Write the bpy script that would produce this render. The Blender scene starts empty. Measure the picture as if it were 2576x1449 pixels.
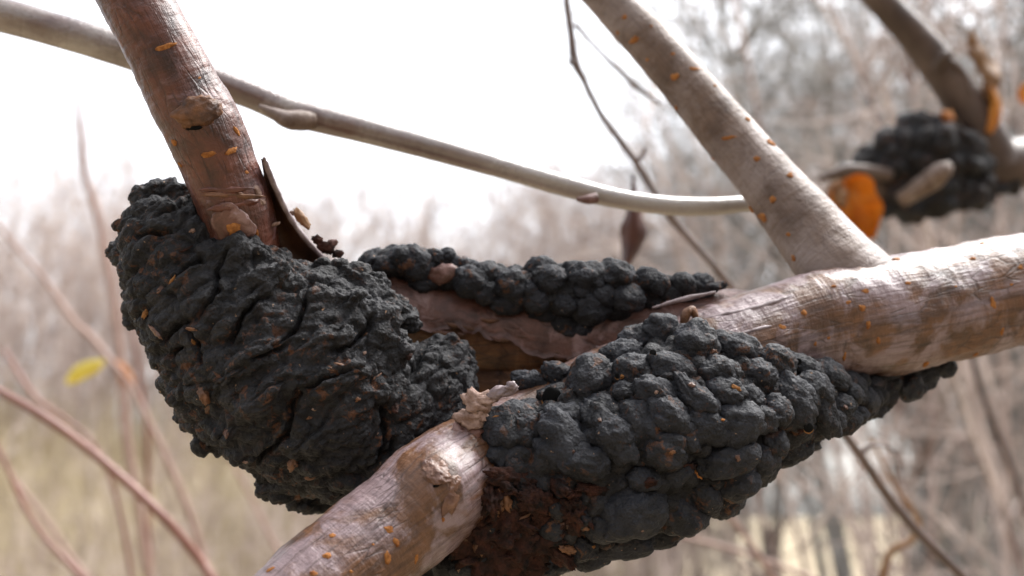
import bpy, math, random
import numpy as np
from mathutils import Vector, Matrix, Quaternion
from mathutils.bvhtree import BVHTree

# ------------------------------------------------------------------ camera, sky, sun, exposure
SC = bpy.context.scene
COL = SC.collection
rng = np.random.default_rng(7)
random.seed(7)
F = 2528.0                      # focal length in picture units (picture is 2576 x 1449 units)
CAM = np.array([0.0, 0.0, 1.2])
PITCH = math.radians(12.8)
RT = np.array([1.0, 0.0, 0.0])
FW = np.array([0.0, math.cos(PITCH), math.sin(PITCH)])
UP = np.array([0.0, -math.sin(PITCH), math.cos(PITCH)])

cd = bpy.data.cameras.new('camera')
cam = bpy.data.objects.new('camera', cd)
COL.objects.link(cam)
cam.location = CAM
cam.rotation_euler = (math.radians(90) + PITCH, 0, 0)
cd.sensor_width = 36.0
cd.lens = 36.0 * F / 2576.0
cd.clip_start = 0.01
cd.clip_end = 3000
cd.dof.use_dof = True
cd.dof.focus_distance = 0.198
cd.dof.aperture_fstop = cd.lens / 2.75      # a 2.75 mm wide entrance pupil, a compact camera close up
SC.camera = cam

SUN = Vector((0.46, 0.22, 0.86)).normalized()
w = bpy.data.worlds.new('World')
SC.world = w
w.use_nodes = True
nt = w.node_tree
nt.nodes.clear()
sky = nt.nodes.new('ShaderNodeTexSky')
sky.sky_type = 'NISHITA'
sky.sun_disc = False
sky.sun_elevation = math.asin(SUN.z)
sky.sun_rotation = math.atan2(SUN.x, SUN.y)
sky.dust_density = 4.0
hs = nt.nodes.new('ShaderNodeHueSaturation')
hs.inputs['Saturation'].default_value = 0.22
bg = nt.nodes.new('ShaderNodeBackground')
bg.inputs['Strength'].default_value = 0.12
wo = nt.nodes.new('ShaderNodeOutputWorld')
nt.links.new(sky.outputs[0], hs.inputs['Color'])
nt.links.new(hs.outputs[0], bg.inputs['Color'])
nt.links.new(bg.outputs[0], wo.inputs['Surface'])

sl = bpy.data.lights.new('sun', 'SUN')
sl.energy = 1.5
sl.angle = math.radians(40)
sl.color = (1.0, 0.98, 0.96)
so = bpy.data.objects.new('sun', sl)
COL.objects.link(so)
so.location = (1, 0, 6)
so.rotation_euler = (-SUN).to_track_quat('-Z', 'Y').to_euler()

SC.view_settings.view_transform = 'Standard'
SC.view_settings.look = 'None'
SC.view_settings.exposure = 2.15
SC.view_settings.gamma = 1.0
SC.render.engine = 'CYCLES'
SC.cycles.use_denoising = True
SC.cycles.max_bounces = 6
SC.render.film_transparent = False

# ------------------------------------------------------------------ helpers
def P(x, y, d):
    """picture point at depth d (metres along the optical axis) -> world"""
    x = np.asarray(x, float); y = np.asarray(y, float); d = np.asarray(d, float)
    v = FW + ((x - 1288.0) / F)[..., None] * RT + ((724.5 - y) / F)[..., None] * UP
    return CAM + d[..., None] * v

def ray(x, y):
    v = FW + ((x - 1288.0) / F) * RT + ((724.5 - y) / F) * UP
    return Vector(v / np.linalg.norm(v))

def pix(V):
    d = (V - CAM); z = d @ FW
    return 1288 + F * (d @ RT) / z, 724.5 - F * (d @ UP) / z, z

def hash3(ix, iy, iz, s):
    h = (ix * 73856093) ^ (iy * 19349663) ^ (iz * 83492791) ^ (s * 2654435761)
    h = h & 0xffffffff
    h = (h ^ (h >> 16)) * 0x45d9f3b & 0xffffffff
    h = (h ^ (h >> 16)) * 0x45d9f3b & 0xffffffff
    h = h ^ (h >> 16)
    return h.astype(np.float64) / 4294967295.0

def vnoise(p, s=0):
    i = np.floor(p).astype(np.int64)
    f = p - i
    u = f * f * f * (f * (f * 6 - 15) + 10)
    r = 0
    for dx in (0, 1):
        for dy in (0, 1):
            for dz in (0, 1):
                wgt = (u[:, 0] if dx else 1 - u[:, 0]) * (u[:, 1] if dy else 1 - u[:, 1]) * (u[:, 2] if dz else 1 - u[:, 2])
                r = r + wgt * hash3(i[:, 0] + dx, i[:, 1] + dy, i[:, 2] + dz, s)
    return r * 2 - 1

def fbm(p, o=4, s=0):
    r = 0; a = 0.5
    for k in range(o):
        r = r + a * vnoise(p * (2.03 ** k) + 13.7 * k, s + k)
        a *= 0.5
    return r

def worley(p, s=0):
    i = np.floor(p).astype(np.int64)
    f1 = np.full(len(p), 9.0); f2 = np.full(len(p), 9.0); cid = np.zeros(len(p))
    for dx in (-1, 0, 1):
        for dy in (-1, 0, 1):
            for dz in (-1, 0, 1):
                a, b, c = i[:, 0] + dx, i[:, 1] + dy, i[:, 2] + dz
                q = np.stack([a + hash3(a, b, c, s), b + hash3(a, b, c, s + 11), c + hash3(a, b, c, s + 23)], 1)
                d = np.linalg.norm(q - p, axis=1)
                nid = hash3(a, b, c, s + 37)
                m = d < f1
                f2 = np.where(m, f1, np.minimum(f2, d))
                cid = np.where(m, nid, cid)
                f1 = np.where(m, d, f1)
    return f1, f2, cid

def sstep(a, b, x):
    t = np.clip((x - a) / (b - a), 0, 1)
    return t * t * (3 - 2 * t)

ORG = {}
def new_mesh(name, V, faces, mat=None, smooth=True, uv=None):
    me = bpy.data.meshes.new(name)
    V = np.asarray(V, float)
    if isinstance(faces, np.ndarray):
        n, k = faces.shape
        me.vertices.add(len(V)); me.vertices.foreach_set('co', V.ravel().astype(np.float32))
        me.loops.add(n * k); me.loops.foreach_set('vertex_index', faces.ravel().astype(np.int32))
        me.polygons.add(n)
        me.polygons.foreach_set('loop_start', (np.arange(n) * k).astype(np.int32))
        me.update(calc_edges=True)
    else:
        me.from_pydata(V.tolist(), [], faces)
        me.update()
    if smooth:
        me.polygons.foreach_set('use_smooth', np.ones(len(me.polygons), bool))
    if uv is not None:
        l = me.uv_layers.new(name='UVMap')
        idx = np.empty(len(me.loops), np.int32); me.loops.foreach_get('vertex_index', idx)
        l.data.foreach_set('uv', uv[idx].ravel().astype(np.float32))
    if mat: me.materials.append(mat)
    return me

def put(name, me, origin, parent=None, rot=None, scale=None):
    o = bpy.data.objects.new(name, me)
    COL.objects.link(o)
    origin = np.asarray(origin, float)
    ORG[o.name] = origin
    if parent is not None:
        o.parent = parent
        o.location = origin - ORG[parent.name]
    else:
        o.location = origin
    if rot is not None:
        o.rotation_mode = 'QUATERNION'; o.rotation_quaternion = rot
    if scale is not None: o.scale = scale
    return o

def part(name, V, faces, mat, parent=None, origin=None, uv=None, smooth=True):
    V = np.asarray(V, float)
    if origin is None: origin = V.mean(0)
    return put(name, new_mesh(name, V - origin, faces, mat, smooth, uv), origin, parent)

def thing(name, label, cat, origin, group=None):
    o = put(name, None, origin)
    o['label'] = label; o['category'] = cat
    if group: o['group'] = group
    return o

def tag(o, label, cat, group=None):
    o['label'] = label; o['category'] = cat
    if group: o['group'] = group
    return o

def catmull(pts, n):
    pts = np.asarray(pts, float)
    p = np.vstack([2 * pts[0] - pts[1], pts, 2 * pts[-1] - pts[-2]])
    t = np.linspace(0, len(pts) - 1, n)
    i = np.minimum(t.astype(int), len(pts) - 2)
    f = (t - i)[:, None]
    a, b, c, d = p[i], p[i + 1], p[i + 2], p[i + 3]
    return 0.5 * (2 * b + (c - a) * f + (2 * a - 5 * b + 4 * c - d) * f ** 2 + (3 * b - a - 3 * c + d) * f ** 3)

def path(rows, n):
    """rows of (x, y, depth, radius in picture units) -> centres and radii in metres"""
    r = np.asarray(rows, float)
    c = P(r[:, 0], r[:, 1], r[:, 2])
    R = r[:, 3] * r[:, 2] / F
    q = catmull(np.hstack([c, R[:, None]]), n)
    return q[:, :3], np.maximum(q[:, 3], 1e-4)

def frames(c):
    t = np.gradient(c, axis=0)
    t /= np.linalg.norm(t, axis=1)[:, None]
    n = np.zeros_like(t)
    v = np.cross(t[0], [0.3, 0.1, 1.0]); v /= np.linalg.norm(v)
    for i in range(len(t)):
        v = v - t[i] * np.dot(v, t[i]); v /= np.linalg.norm(v)
        n[i] = v
    return t, n, np.cross(t, n)

def tube(c, R, k, rough=0.0, rs=60.0, seed=0, bumps=(), arc=None, fine=0.0):
    """tube with uneven radius; returns verts, quads, uv (metres along, metres round)"""
    n = len(c)
    t, N, B = frames(c)
    a = np.linspace(0, 2 * math.pi, k, endpoint=False)
    D = N[:, None, :] * np.cos(a)[None, :, None] + B[:, None, :] * np.sin(a)[None, :, None]
    V = (c[:, None, :] + D * R[:, None, None])
    Vf = V.reshape(-1, 3); Df = D.reshape(-1, 3); Rf = np.repeat(R, k)
    if rough:
        Vf = Vf + Df * (Rf * rough * fbm(Vf * rs, 4, seed))[:, None]
    if fine:
        Vf = Vf + Df * (Rf * fine * fbm(Vf * rs * 9, 3, seed + 5))[:, None]
    for (bc, br, bh) in bumps:
        d = np.linalg.norm(Vf - bc, axis=1)
        Vf = Vf + Df * (bh * np.exp(-(d / br) ** 2))[:, None]
    s = np.concatenate([[0], np.cumsum(np.linalg.norm(np.diff(c, axis=0), axis=1))])
    uv = np.stack([np.repeat(s, k), np.tile(a * R.mean(), n)], 1)
    i = np.arange(n - 1)[:, None] * k
    j = np.arange(k)[None, :]
    j2 = (j + 1) % k
    q = np.stack([i + j, i + j2, i + k + j2, i + k + j], -1).reshape(-1, 4)
    return Vf, q, uv

def capped(V, q, k):
    """close both ends of a tube"""
    n = len(V) // k
    V2 = np.vstack([V, V[:k].mean(0), V[-k:].mean(0)])
    fs = q.tolist()
    a, b = len(V), len(V) + 1
    for j in range(k):
        fs.append([a, (j + 1) % k, j])
        fs.append([b, (n - 1) * k + j, (n - 1) * k + (j + 1) % k])
    return V2, fs

def ico(sub):
    import bmesh
    bm = bmesh.new(); bmesh.ops.create_icosphere(bm, subdivisions=sub, radius=1.0)
    V = np.array([v.co[:] for v in bm.verts]); Fc = np.array([[v.index for v in f.verts] for f in bm.faces])
    bm.free()
    return V, Fc
ICO = {s: ico(s) for s in (2, 3, 4, 5)}

# ------------------------------------------------------------------ materials
def mat(name, rough=0.7, spec=0.4):
    m = bpy.data.materials.new(name); m.use_nodes = True
    n = m.node_tree.nodes; b = n['Principled BSDF']
    b.inputs['Roughness'].default_value = rough
    b.inputs['Specular IOR Level'].default_value = spec
    return m, m.node_tree, b

def nod(t, kind, **kw):
    n = t.nodes.new(kind)
    for k, v in kw.items():
        if hasattr(n, k): setattr(n, k, v)
        else: n.inputs[k.replace('_', ' ')].default_value = v
    return n

def ramp(t, src, stops):
    r = t.nodes.new('ShaderNodeValToRGB')
    while len(r.color_ramp.elements) < len(stops): r.color_ramp.elements.new(0.5)
    for e, (p, c) in zip(r.color_ramp.elements, stops):
        e.position = p; e.color = (*c, 1)
    t.links.new(src, r.inputs[0])
    return r.outputs[0]

def mix(t, fac, a, b, mode='MIX'):
    m = t.nodes.new('ShaderNodeMix'); m.data_type = 'RGBA'; m.blend_type = mode
    if isinstance(fac, (int, float)): m.inputs[0].default_value = fac
    else: t.links.new(fac, m.inputs[0])
    for i, v in ((6, a), (7, b)):
        if isinstance(v, tuple): m.inputs[i].default_value = (*v, 1)
        else: t.links.new(v, m.inputs[i])
    return m.outputs[2]

def bumpn(t, b, src, strength, dist, prev=None):
    n = nod(t, 'ShaderNodeBump', Strength=strength, Distance=dist)
    t.links.new(src, n.inputs['Height'])
    if prev is not None: t.links.new(prev, n.inputs['Normal'])
    t.links.new(n.outputs[0], b.inputs['Normal'])
    return n.outputs[0]

def world_co(t):
    g = t.nodes.new('ShaderNodeNewGeometry')
    return g.outputs['Position']

def noise(t, co, scale, detail=4, rough=0.55, dist=0.0):
    n = nod(t, 'ShaderNodeTexNoise', Scale=scale, Detail=detail, Roughness=rough, Distortion=dist)
    t.links.new(co, n.inputs['Vector'])
    return n.outputs[0]

def scaled_uv(t, su, sv):
    uv = t.nodes.new('ShaderNodeUVMap')
    m = t.nodes.new('ShaderNodeMapping'); m.inputs['Scale'].default_value = (su, sv, 1)
    t.links.new(uv.outputs[0], m.inputs[0])
    return m.outputs[0]

def bark(name, dark, mid, film, film_lo, film_hi, rough=0.42, spec=0.5, along=1.0, pscale=70, coat=0.0, silver=None):
    m, t, b = mat(name, rough, spec)
    co = world_co(t)
    n1 = noise(t, co, pscale * 1.7, 5, 0.6, 0.4)
    c1 = ramp(t, n1, [(0.3, dark), (0.62, mid)])
    st = noise(t, scaled_uv(t, 60, 900), 1.0, 4, 0.6)      # fine lines along the branch
    cr = noise(t, scaled_uv(t, 700, 60), 1.0, 4, 0.6)      # rings round it
    fm = noise(t, co, pscale, 6, 0.62, 0.8)
    fr = ramp(t, fm, [(film_lo, (0, 0, 0)), (film_hi, (1, 1, 1))])
    c2 = mix(t, fr, c1, film)
    sr = ramp(t, st, [(0.36, (0.42, 0.36, 0.33)), (0.50, (1, 1, 1))])
    c3 = mix(t, 0.75 * along, c2, sr, 'MULTIPLY')
    rr = ramp(t, cr, [(0.30, (0.72, 0.66, 0.62)), (0.5, (1, 1, 1))])
    c4 = mix(t, 0.6, c3, rr, 'MULTIPLY')
    vc = nod(t, 'ShaderNodeTexVoronoi', Scale=1.0, feature='DISTANCE_TO_EDGE'); t.links.new(scaled_uv(t, 110, 420), vc.inputs['Vector'])
    vr = ramp(t, vc.outputs['Distance'], [(0.0, (0.35, 0.3, 0.28)), (0.055, (1, 1, 1))])
    vm = ramp(t, noise(t, co, pscale * 1.3, 3, 0.5), [(0.46, (0, 0, 0)), (0.60, (1, 1, 1))])
    vx = mix(t, vm, (1, 1, 1), vr)
    c4 = mix(t, 0.8 * along, c4, vx, 'MULTIPLY')
    if silver:
        uvn = t.nodes.new('ShaderNodeUVMap'); sx = t.nodes.new('ShaderNodeSeparateXYZ'); t.links.new(uvn.outputs[0], sx.inputs[0])
        mr = nod(t, 'ShaderNodeMapRange'); mr.inputs[1].default_value = silver[0]; mr.inputs[2].default_value = silver[1]; mr.inputs[3].default_value = .85; mr.inputs[4].default_value = 0
        t.links.new(sx.outputs[0], mr.inputs[0])
        c4 = mix(t, mr.outputs[0], c4, silver[2])
    t.links.new(c4, b.inputs['Base Color'])
    ro = nod(t, 'ShaderNodeMapRange'); ro.inputs[3].default_value = rough + 0.16; ro.inputs[4].default_value = rough - 0.1
    t.links.new(fm, ro.inputs[0]); t.links.new(ro.outputs[0], b.inputs['Roughness'])
    p = bumpn(t, b, st, 0.5 * along, 0.0008)
    p = bumpn(t, b, cr, 0.4, 0.0007, p)
    p = bumpn(t, b, fr, 0.35, 0.0003, p)
    p = bumpn(t, b, vx, 0.5 * along, 0.0004, p)
    fn = noise(t, co, 900, 4, 0.6)
    bumpn(t, b, fn, 0.4, 0.0007, p)
    b.inputs['Coat Weight'].default_value = coat
    b.inputs['Coat Roughness'].default_value = 0.22
    return m

M_MAIN = bark('cherry_bark', (0.032, 0.012, 0.005), (0.125, 0.056, 0.025), (0.185, 0.133, 0.138), 0.47, 0.585, 0.40, 0.4, 1.0, 75, 0.2)
M_UP = bark('dark_red_bark', (0.024, 0.0075, 0.005), (0.105, 0.033, 0.019), (0.16, 0.095, 0.10), 0.56, 0.67, 0.40, 0.35, 0.9, 90, 0.2)
M_DIAG = bark('tan_bark', (0.055, 0.030, 0.018), (0.125, 0.082, 0.058), (0.20, 0.158, 0.142), 0.40, 0.66, 0.5, 0.35, 0.35, 60, 0.0)
M_TWIG = bark('grey_olive_bark', (0.055, 0.024, 0.018), (0.11, 0.062, 0.048), (0.20, 0.17, 0.15), 0.45, 0.65, 0.26, 0.7, 0.3, 38, 0.9, (.03, .11, (0.33, 0.305, 0.27)))
M_STRIP = bark('pinkish_bark', (0.04, 0.015, 0.010), (0.12, 0.052, 0.038), (0.20, 0.12, 0.11), 0.50, 0.62, 0.46, 0.4, 1.0, 110, 0.1)

def simple(name, c1, c2, scale, rough=0.6, spec=0.4, bs=0.4, bscale=None, bd=0.0006):
    m, t, b = mat(name, rough, spec)
    co = world_co(t)
    n1 = noise(t, co, scale, 5, 0.6, 0.3)
    t.links.new(ramp(t, n1, [(0.33, c1), (0.66, c2)]), b.inputs['Base Color'])
    if bs: bumpn(t, b, noise(t, co, bscale or scale * 4, 4, 0.6), bs, bd)
    return m

def gallmat(name, base, pale, fleck, fl_lo, sc=1.0):
    m, t, b = mat(name, 0.6, 0.24)
    co = world_co(t)
    n1 = noise(t, co, 170 * sc, 6, 0.65, 0.5)
    c1 = ramp(t, n1, [(0.32, base), (0.68, pale)])
    n2 = noise(t, co, 420 * sc, 5, 0.7, 0.6)
    f2 = ramp(t, n2, [(fl_lo, (0, 0, 0)), (fl_lo + 0.07, (1, 1, 1))])
    n4 = noise(t, co, 60, 3, 0.5)
    f4 = ramp(t, n4, [(0.42, (0, 0, 0)), (0.6, (1, 1, 1))])
    ff = mix(t, 1.0, f2, f4, 'MULTIPLY')
    c2 = mix(t, ff, c1, fleck)
    n5 = noise(t, co, 800, 3, 0.6)
    f5 = ramp(t, n5, [(0.70, (0, 0, 0)), (0.76, (1, 1, 1))])
    c3 = mix(t, f5, c2, (0.30, 0.19, 0.12))
    t.links.new(c3, b.inputs['Base Color'])
    v = nod(t, 'ShaderNodeTexVoronoi', Scale=1500 * sc); t.links.new(co, v.inputs['Vector'])
    p = bumpn(t, b, v.outputs['Distance'], 0.55, 0.0006)
    p = bumpn(t, b, noise(t, co, 600 * sc, 6, 0.75, 0.4), 0.7, 0.0010, p)
    return m

M_GALL = gallmat('charcoal_fungus', (0.004, 0.004, 0.0045), (0.021, 0.021, 0.024), (0.075, 0.031, 0.015), 0.55)
M_NOD = gallmat('blue_black_fungus', (0.005, 0.0053, 0.0066), (0.023, 0.0245, 0.031), (0.08, 0.034, 0.016), 0.57, 0.9)
M_ROT = simple('rotten_red_wood', (0.002, 0.0018, 0.0018), (0.042, 0.014, 0.008), 420, 0.8, 0.2, 0.9, 700, 0.0012)
M_WOOD = bark('bare_inner_wood', (0.032, 0.013, 0.006), (0.10, 0.042, 0.017), (0.15, 0.07, 0.03), 0.5, 0.7, 0.5, 0.3, 1.0, 90)
M_LENT = simple('orange_lenticel', (0.15, 0.05, 0.012), (0.32, 0.135, 0.038), 900, 0.8, 0.2, 0.6, 1500)
M_INNER = simple('brown_inner_bark', (0.045, 0.018, 0.009), (0.10, 0.043, 0.02), 160, 0.55, 0.4, 0.4, 700)
M_FLAKE = simple('pale_crumbled_bark', (0.11, 0.058, 0.038), (0.30, 0.21, 0.175), 420, 0.75, 0.3, 0.7, 1100)
M_BUD = simple('reddish_bud_scar', (0.05, 0.017, 0.010), (0.15, 0.072, 0.04), 330, 0.42, 0.5, 0.7, 800)
M_SCAR = simple('brown_twig_scar', (0.035, 0.014, 0.007), (0.15, 0.064, 0.026), 300, 0.55, 0.4, 0.6, 700)
M_EDGE = simple('purple_grey_bark_edge', (0.08, 0.05, 0.05), (0.22, 0.175, 0.18), 300, 0.45, 0.5, 0.4, 700)
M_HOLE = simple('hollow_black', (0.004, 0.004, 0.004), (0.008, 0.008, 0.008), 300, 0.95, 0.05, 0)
M_RIM = simple('orange_frass', (0.10, 0.04, 0.012), (0.26, 0.12, 0.04), 900, 0.85, 0.2, 0.6, 1600)
def leafmat(name, c1, c2, tr):
    m, t, b = mat(name, 0.5, 0.4)
    co = world_co(t)
    t.links.new(ramp(t, noise(t, co, 90, 4, 0.6), [(0.35, c1), (0.65, c2)]), b.inputs['Base Color'])
    b.inputs['Transmission Weight'].default_value = 0
    d = t.nodes.new('ShaderNodeBsdfTranslucent'); d.inputs[0].default_value = (*c2, 1)
    mx = t.nodes.new('ShaderNodeMixShader'); mx.inputs[0].default_value = tr
    out = [n for n in t.nodes if n.type == 'OUTPUT_MATERIAL'][0]
    t.links.new(b.outputs[0], mx.inputs[1]); t.links.new(d.outputs[0], mx.inputs[2])
    t.links.new(mx.outputs[0], out.inputs['Surface'])
    return m
M_LEAFO = leafmat('orange_dry_leaf', (0.34, 0.11, 0.012), (0.56, 0.24, 0.03), 0.45)
M_LEAFT = leafmat('tan_dry_leaf', (0.2, 0.10, 0.045), (0.3, 0.18, 0.095), 0.35)
M_LEAFY = leafmat('yellow_leaf', (0.55, 0.46, 0.08), (0.66, 0.56, 0.14), 0.45)
M_LEAFB = leafmat('dark_red_dry_leaf', (0.035, 0.011, 0.008), (0.08, 0.028, 0.02), 0.2)
M_REDSTEM = simple('red_brown_stem', (0.11, 0.04, 0.028), (0.19, 0.085, 0.064), 25, 0.45, 0.5, 0)
M_PINKSTEM = simple('pale_pink_stem', (0.2, 0.125, 0.10), (0.28, 0.185, 0.155), 20, 0.6, 0.4, 0)
M_DARKTW = simple('thin_dark_twig_bark', (0.05, 0.032, 0.027), (0.10, 0.062, 0.05), 60, 0.5, 0.5, 0)
M_BACKBR = simple('back_branch_bark', (0.035, 0.02, 0.014), (0.095, 0.064, 0.05), 40, 0.5, 0.4, 0.2, 300)
M_THICK = simple('thicket_twigs', (0.15, 0.10, 0.085), (0.58, 0.485, 0.435), 3.2, 0.75, 0.2, 0)
M_GREY = simple('grey_twigs', (0.09, 0.083, 0.074), (0.44, 0.42, 0.40), 3.2, 0.75, 0.2, 0)
M_GRASS = simple('dry_grass', (0.20, 0.15, 0.085), (0.50, 0.42, 0.28), 2.5, 0.8, 0.2, 0)
M_GROUND = simple('straw_ground', (0.14, 0.11, 0.075), (0.30, 0.25, 0.17), 0.7, 0.9, 0.1, 0.3, 9, 0.05)

# ------------------------------------------------------------------ ground
def hgt(x, y):
    r = sstep(4.0, 10.0, y) * sstep(2.6, -2.2, x)
    return 1.75 * r + 0.06 * np.sin(x * 0.9) * np.cos(y * 0.7) * sstep(1, 4, np.abs(y))

def build_ground():
    def axis(lo, hi):
        a = np.concatenate([-np.geomspace(14, 1500, 24)[::-1], np.linspace(-13, 13, 60), np.geomspace(14, 1500, 24)])
        return a
    xs = axis(0, 0); ys = axis(0, 0) + 8
    X, Y = np.meshgrid(xs, ys)
    Z = hgt(X, Y)
    n, m = X.shape
    V = np.stack([X.ravel(), Y.ravel(), Z.ravel()], 1)
    i = np.arange(n - 1)[:, None] * m; j = np.arange(m - 1)[None, :]
    q = np.stack([i + j, i + j + 1, i + m + j + 1, i + m + j], -1).reshape(-1, 4)
    o = part('ground', V, q, M_GROUND, None, np.zeros(3))
    o['kind'] = 'structure'
    o['label'] = 'straw coloured meadow ground rising to a low bank'; o['category'] = 'ground'
build_ground()

# ------------------------------------------------------------------ the infected cherry limb
TR = P(4300, 760, 0.42)                    # its trunk stands outside the picture on the right
base = np.array([TR[0] + 0.12, TR[1] + 0.1, 0.0])
limb = thing('cherry_limb', 'cherry limb swollen by black knot galls, its bark peeling', 'branch', base)

def branch(name, rows, n, k, m, extra=None, **kw):
    c, R = path(rows, n)
    if extra is not None:
        c = np.vstack([c, extra[0]]); R = np.concatenate([R, extra[1]])
    V, q, uv = tube(c, R, k, **kw)
    o = part(name, V, q, m, limb, None, uv)
    return o, BVHTree.FromPolygons([Vector(v) for v in V], q.tolist()), c, R

# main branch: from the lower left, under the knots, out to the right, to the trunk
rows_main = [(430, 1790, .165, 118), (600, 1650, .172, 128), (760, 1518, .180, 134), (895, 1405, .187, 136), (1010, 1312, .193, 137), (1110, 1228, .199, 140),
             (1250, 1135, .2105, 126), (1500, 1010, .222, 118), (1800, 895, .230, 128), (2050, 828, .236, 134), (2300, 782, .240, 142),
             (2600, 722, .246, 142), (3000, 690, .26, 150), (3600, 700, .31, 150), (4300, 760, .42, 150)]
main_b = P(1118, 1165, .183)
tr_c = np.array([TR + (base - TR) * np.array([s, s, s ** 1.0]) for s in (.12, .3, .6, 1.0)])
tr_r = np.array([.026, .028, .031, .036])
br_main, bv_main, c_main, R_main = branch('branch', rows_main, 420, 72, M_MAIN, (tr_c, tr_r), rough=0.10, rs=55, seed=3, fine=0.035,
     bumps=[(P(1120, 1190, .186), .0068, .0030), (P(2120, 700, .225), .012, .002)])
# upright branch out of the left knot
rows_up = [(640, 800, .222, 92), (615, 640, .216, 92), (592, 530, .212, 93), (556, 425, .209, 93), (512, 322, .206, 97), (458, 225, .204, 93),
           (402, 112, .202, 90), (342, 0, .201, 88), (260, -160, .2, 84), (120, -450, .2, 76), (-150, -1000, .21, 60), (-300, -1800, .23, 36)]
br_up, bv_up, c_up, R_up = branch('branch', rows_up, 330, 64, M_UP, rough=0.07, rs=80, seed=9, fine=0.025,
     bumps=[(P(497, 290, .196), .0042, .0013), (P(560, 505, .204), .005, .0006)])
# rear limb between the left knot and the main branch: bare wood under a strip of bark
rows_rear = [(640, 760, .226, 90), (820, 750, .238, 85), (1000, 775, .244, 104), (1200, 826, .247, 126), (1400, 848, .246, 124), (1620, 840, .244, 112), (1850, 838, .24, 100), (2000, 840, .238, 90)]
br_rear, bv_rear, c_rear, R_rear = branch('bare_wood', rows_rear, 220, 56, M_WOOD, rough=0.08, rs=60, seed=14)
branch('bare_wood', [(1000, 880, .248, 50), (1150, 955, .245, 56), (1320, 975, .241, 62), (1550, 960, .236, 70)], 60, 28, M_WOOD, rough=.15, rs=90, seed=15)
# diagonal branch rising from the main one
rows_diag = [(2190, 770, .240, 122), (2120, 685, .243, 106), (2060, 608, .247, 92), (2000, 538, .251, 84), (1918, 440, .256, 74), (1830, 335, .261, 68),
             (1722, 205, .266, 62), (1622, 92, .27, 57), (1535, 0, .274, 52), (1380, -180, .28, 46), (1100, -600, .3, 34), (900, -1100, .33, 18)]
br_diag, bv_diag, c_diag, R_diag = branch('branch', rows_diag, 300, 56, M_DIAG, rough=0.07, rs=60, seed=21, fine=0.015)

# bark strip on the rear limb: shell over its upper side with a torn, curled lower edge
def bark_strip(c, R, a0f, a1f, thick, m, name, seed, kk=26):
    n = len(c)
    t, N, B = frames(c)
    up = UP - t * (t @ UP)[:, None]; up /= np.linalg.norm(up, axis=1)[:, None]
    fr = np.cross(t, up)                       # sideways; make it face the camera
    s = np.sign((fr @ -FW))[:, None]; fr = fr * s
    rows = []
    for side, off in ((0, thick), (1, 0.0)):
        a0 = a0f; a1 = a1f
        aa = a0[:, None] + (a1 - a0)[:, None] * np.linspace(0, 1, kk)[None]
        lift = off + 0.02 * np.exp(-((np.linspace(0, 1, kk) - 1) / 0.08) ** 2)[None] + 0 * aa
        ra = (R[:, None] * (1.0 + 0.03) + R[:, None] * lift)
        D = up[:, None] * np.cos(aa)[..., None] + fr[:, None] * np.sin(aa)[..., None]
        V = c[:, None] + D * ra[..., None]
        Vf = V.reshape(-1, 3)
        Vf = Vf + D.reshape(-1, 3) * (0.0006 * fbm(Vf * 200, 4, seed))[:, None]
        rows.append(Vf)
    V = np.vstack(rows)
    i = np.arange(n - 1)[:, None] * kk; j = np.arange(kk - 1)[None]
    q = np.stack([i + j, i + j + 1, i + kk + j + 1, i + kk + j], -1).reshape(-1, 4)
    off = n * kk
    q2 = q[:, ::-1] + off
    e = []
    for r in range(n - 1):
        for col in (0, kk - 1):
            a, b = r * kk + col, (r + 1) * kk + col
            e.append([a, b, b + off, a + off])
    for col in range(kk - 1):
        for r in (0, n - 1):
            a, b = r * kk + col, r * kk + col + 1
            e.append([a, b, b + off, a + off])
    uvs = np.stack([np.repeat(np.linspace(0, .07, n), kk), np.tile(np.linspace(0, .02, kk), n)], 1)
    return part(name, V, np.vstack([q, q2, np.array(e)]), m, limb, None, np.vstack([uvs, uvs]))
sel = slice(50, 205)
u = np.linspace(0, 1, 155)
px_, py_, _z = pix(c_rear[sel])
a1 = np.arccos(np.clip((py_ - np.interp(px_, [950, 1080, 1150, 1200, 1300, 1350, 1430, 1500, 1560, 1700], [775, 828, 826, 836, 850, 878, 896, 884, 905, 930])) / (R_rear[sel] * F / _z), -.97, .97)) + 0.08 * fbm(np.stack([u * 45, u * 0, u * 0 + 3], 1), 3, 6) + 0.12 * fbm(np.stack([u * 9, u * 0, u * 0], 1), 4, 3)
strip = bark_strip(c_rear[sel], R_rear[sel], np.full(155, -1.5), a1, 0.06, M_STRIP, 'bark_strip', 8)

# torn fibres along the edge of the strip
for i in range(22):
    x = 1085 + i * 21 + rng.uniform(-8, 8)
    y = np.interp(x, [950, 1080, 1150, 1200, 1300, 1350, 1430, 1500, 1560, 1700], [775, 828, 826, 836, 850, 878, 896, 884, 905, 930]) + rng.uniform(-34, 12)
    ln = rng.uniform(18, 55); sl = rng.uniform(-.05, .35)
    c = P(np.linspace(x, x + ln, 12), y + np.linspace(0, ln * sl, 12) + 3 * np.sin(np.linspace(0, 3, 12)), np.full(12, .2331) + rng.uniform(0, .0006))
    V, qd, uv = tube(c, (.00030 + .00035 * rng.random()) * np.sin(np.linspace(.25, math.pi - .15, 12)), 7, rough=.6, rs=900, seed=i)
    V, fs = capped(V, qd, 7)
    part('bark_sliver', V, fs, M_STRIP if i % 2 else M_INNER, strip, None, np.vstack([uv, [[0, 0], [0, 0]]]))

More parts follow.
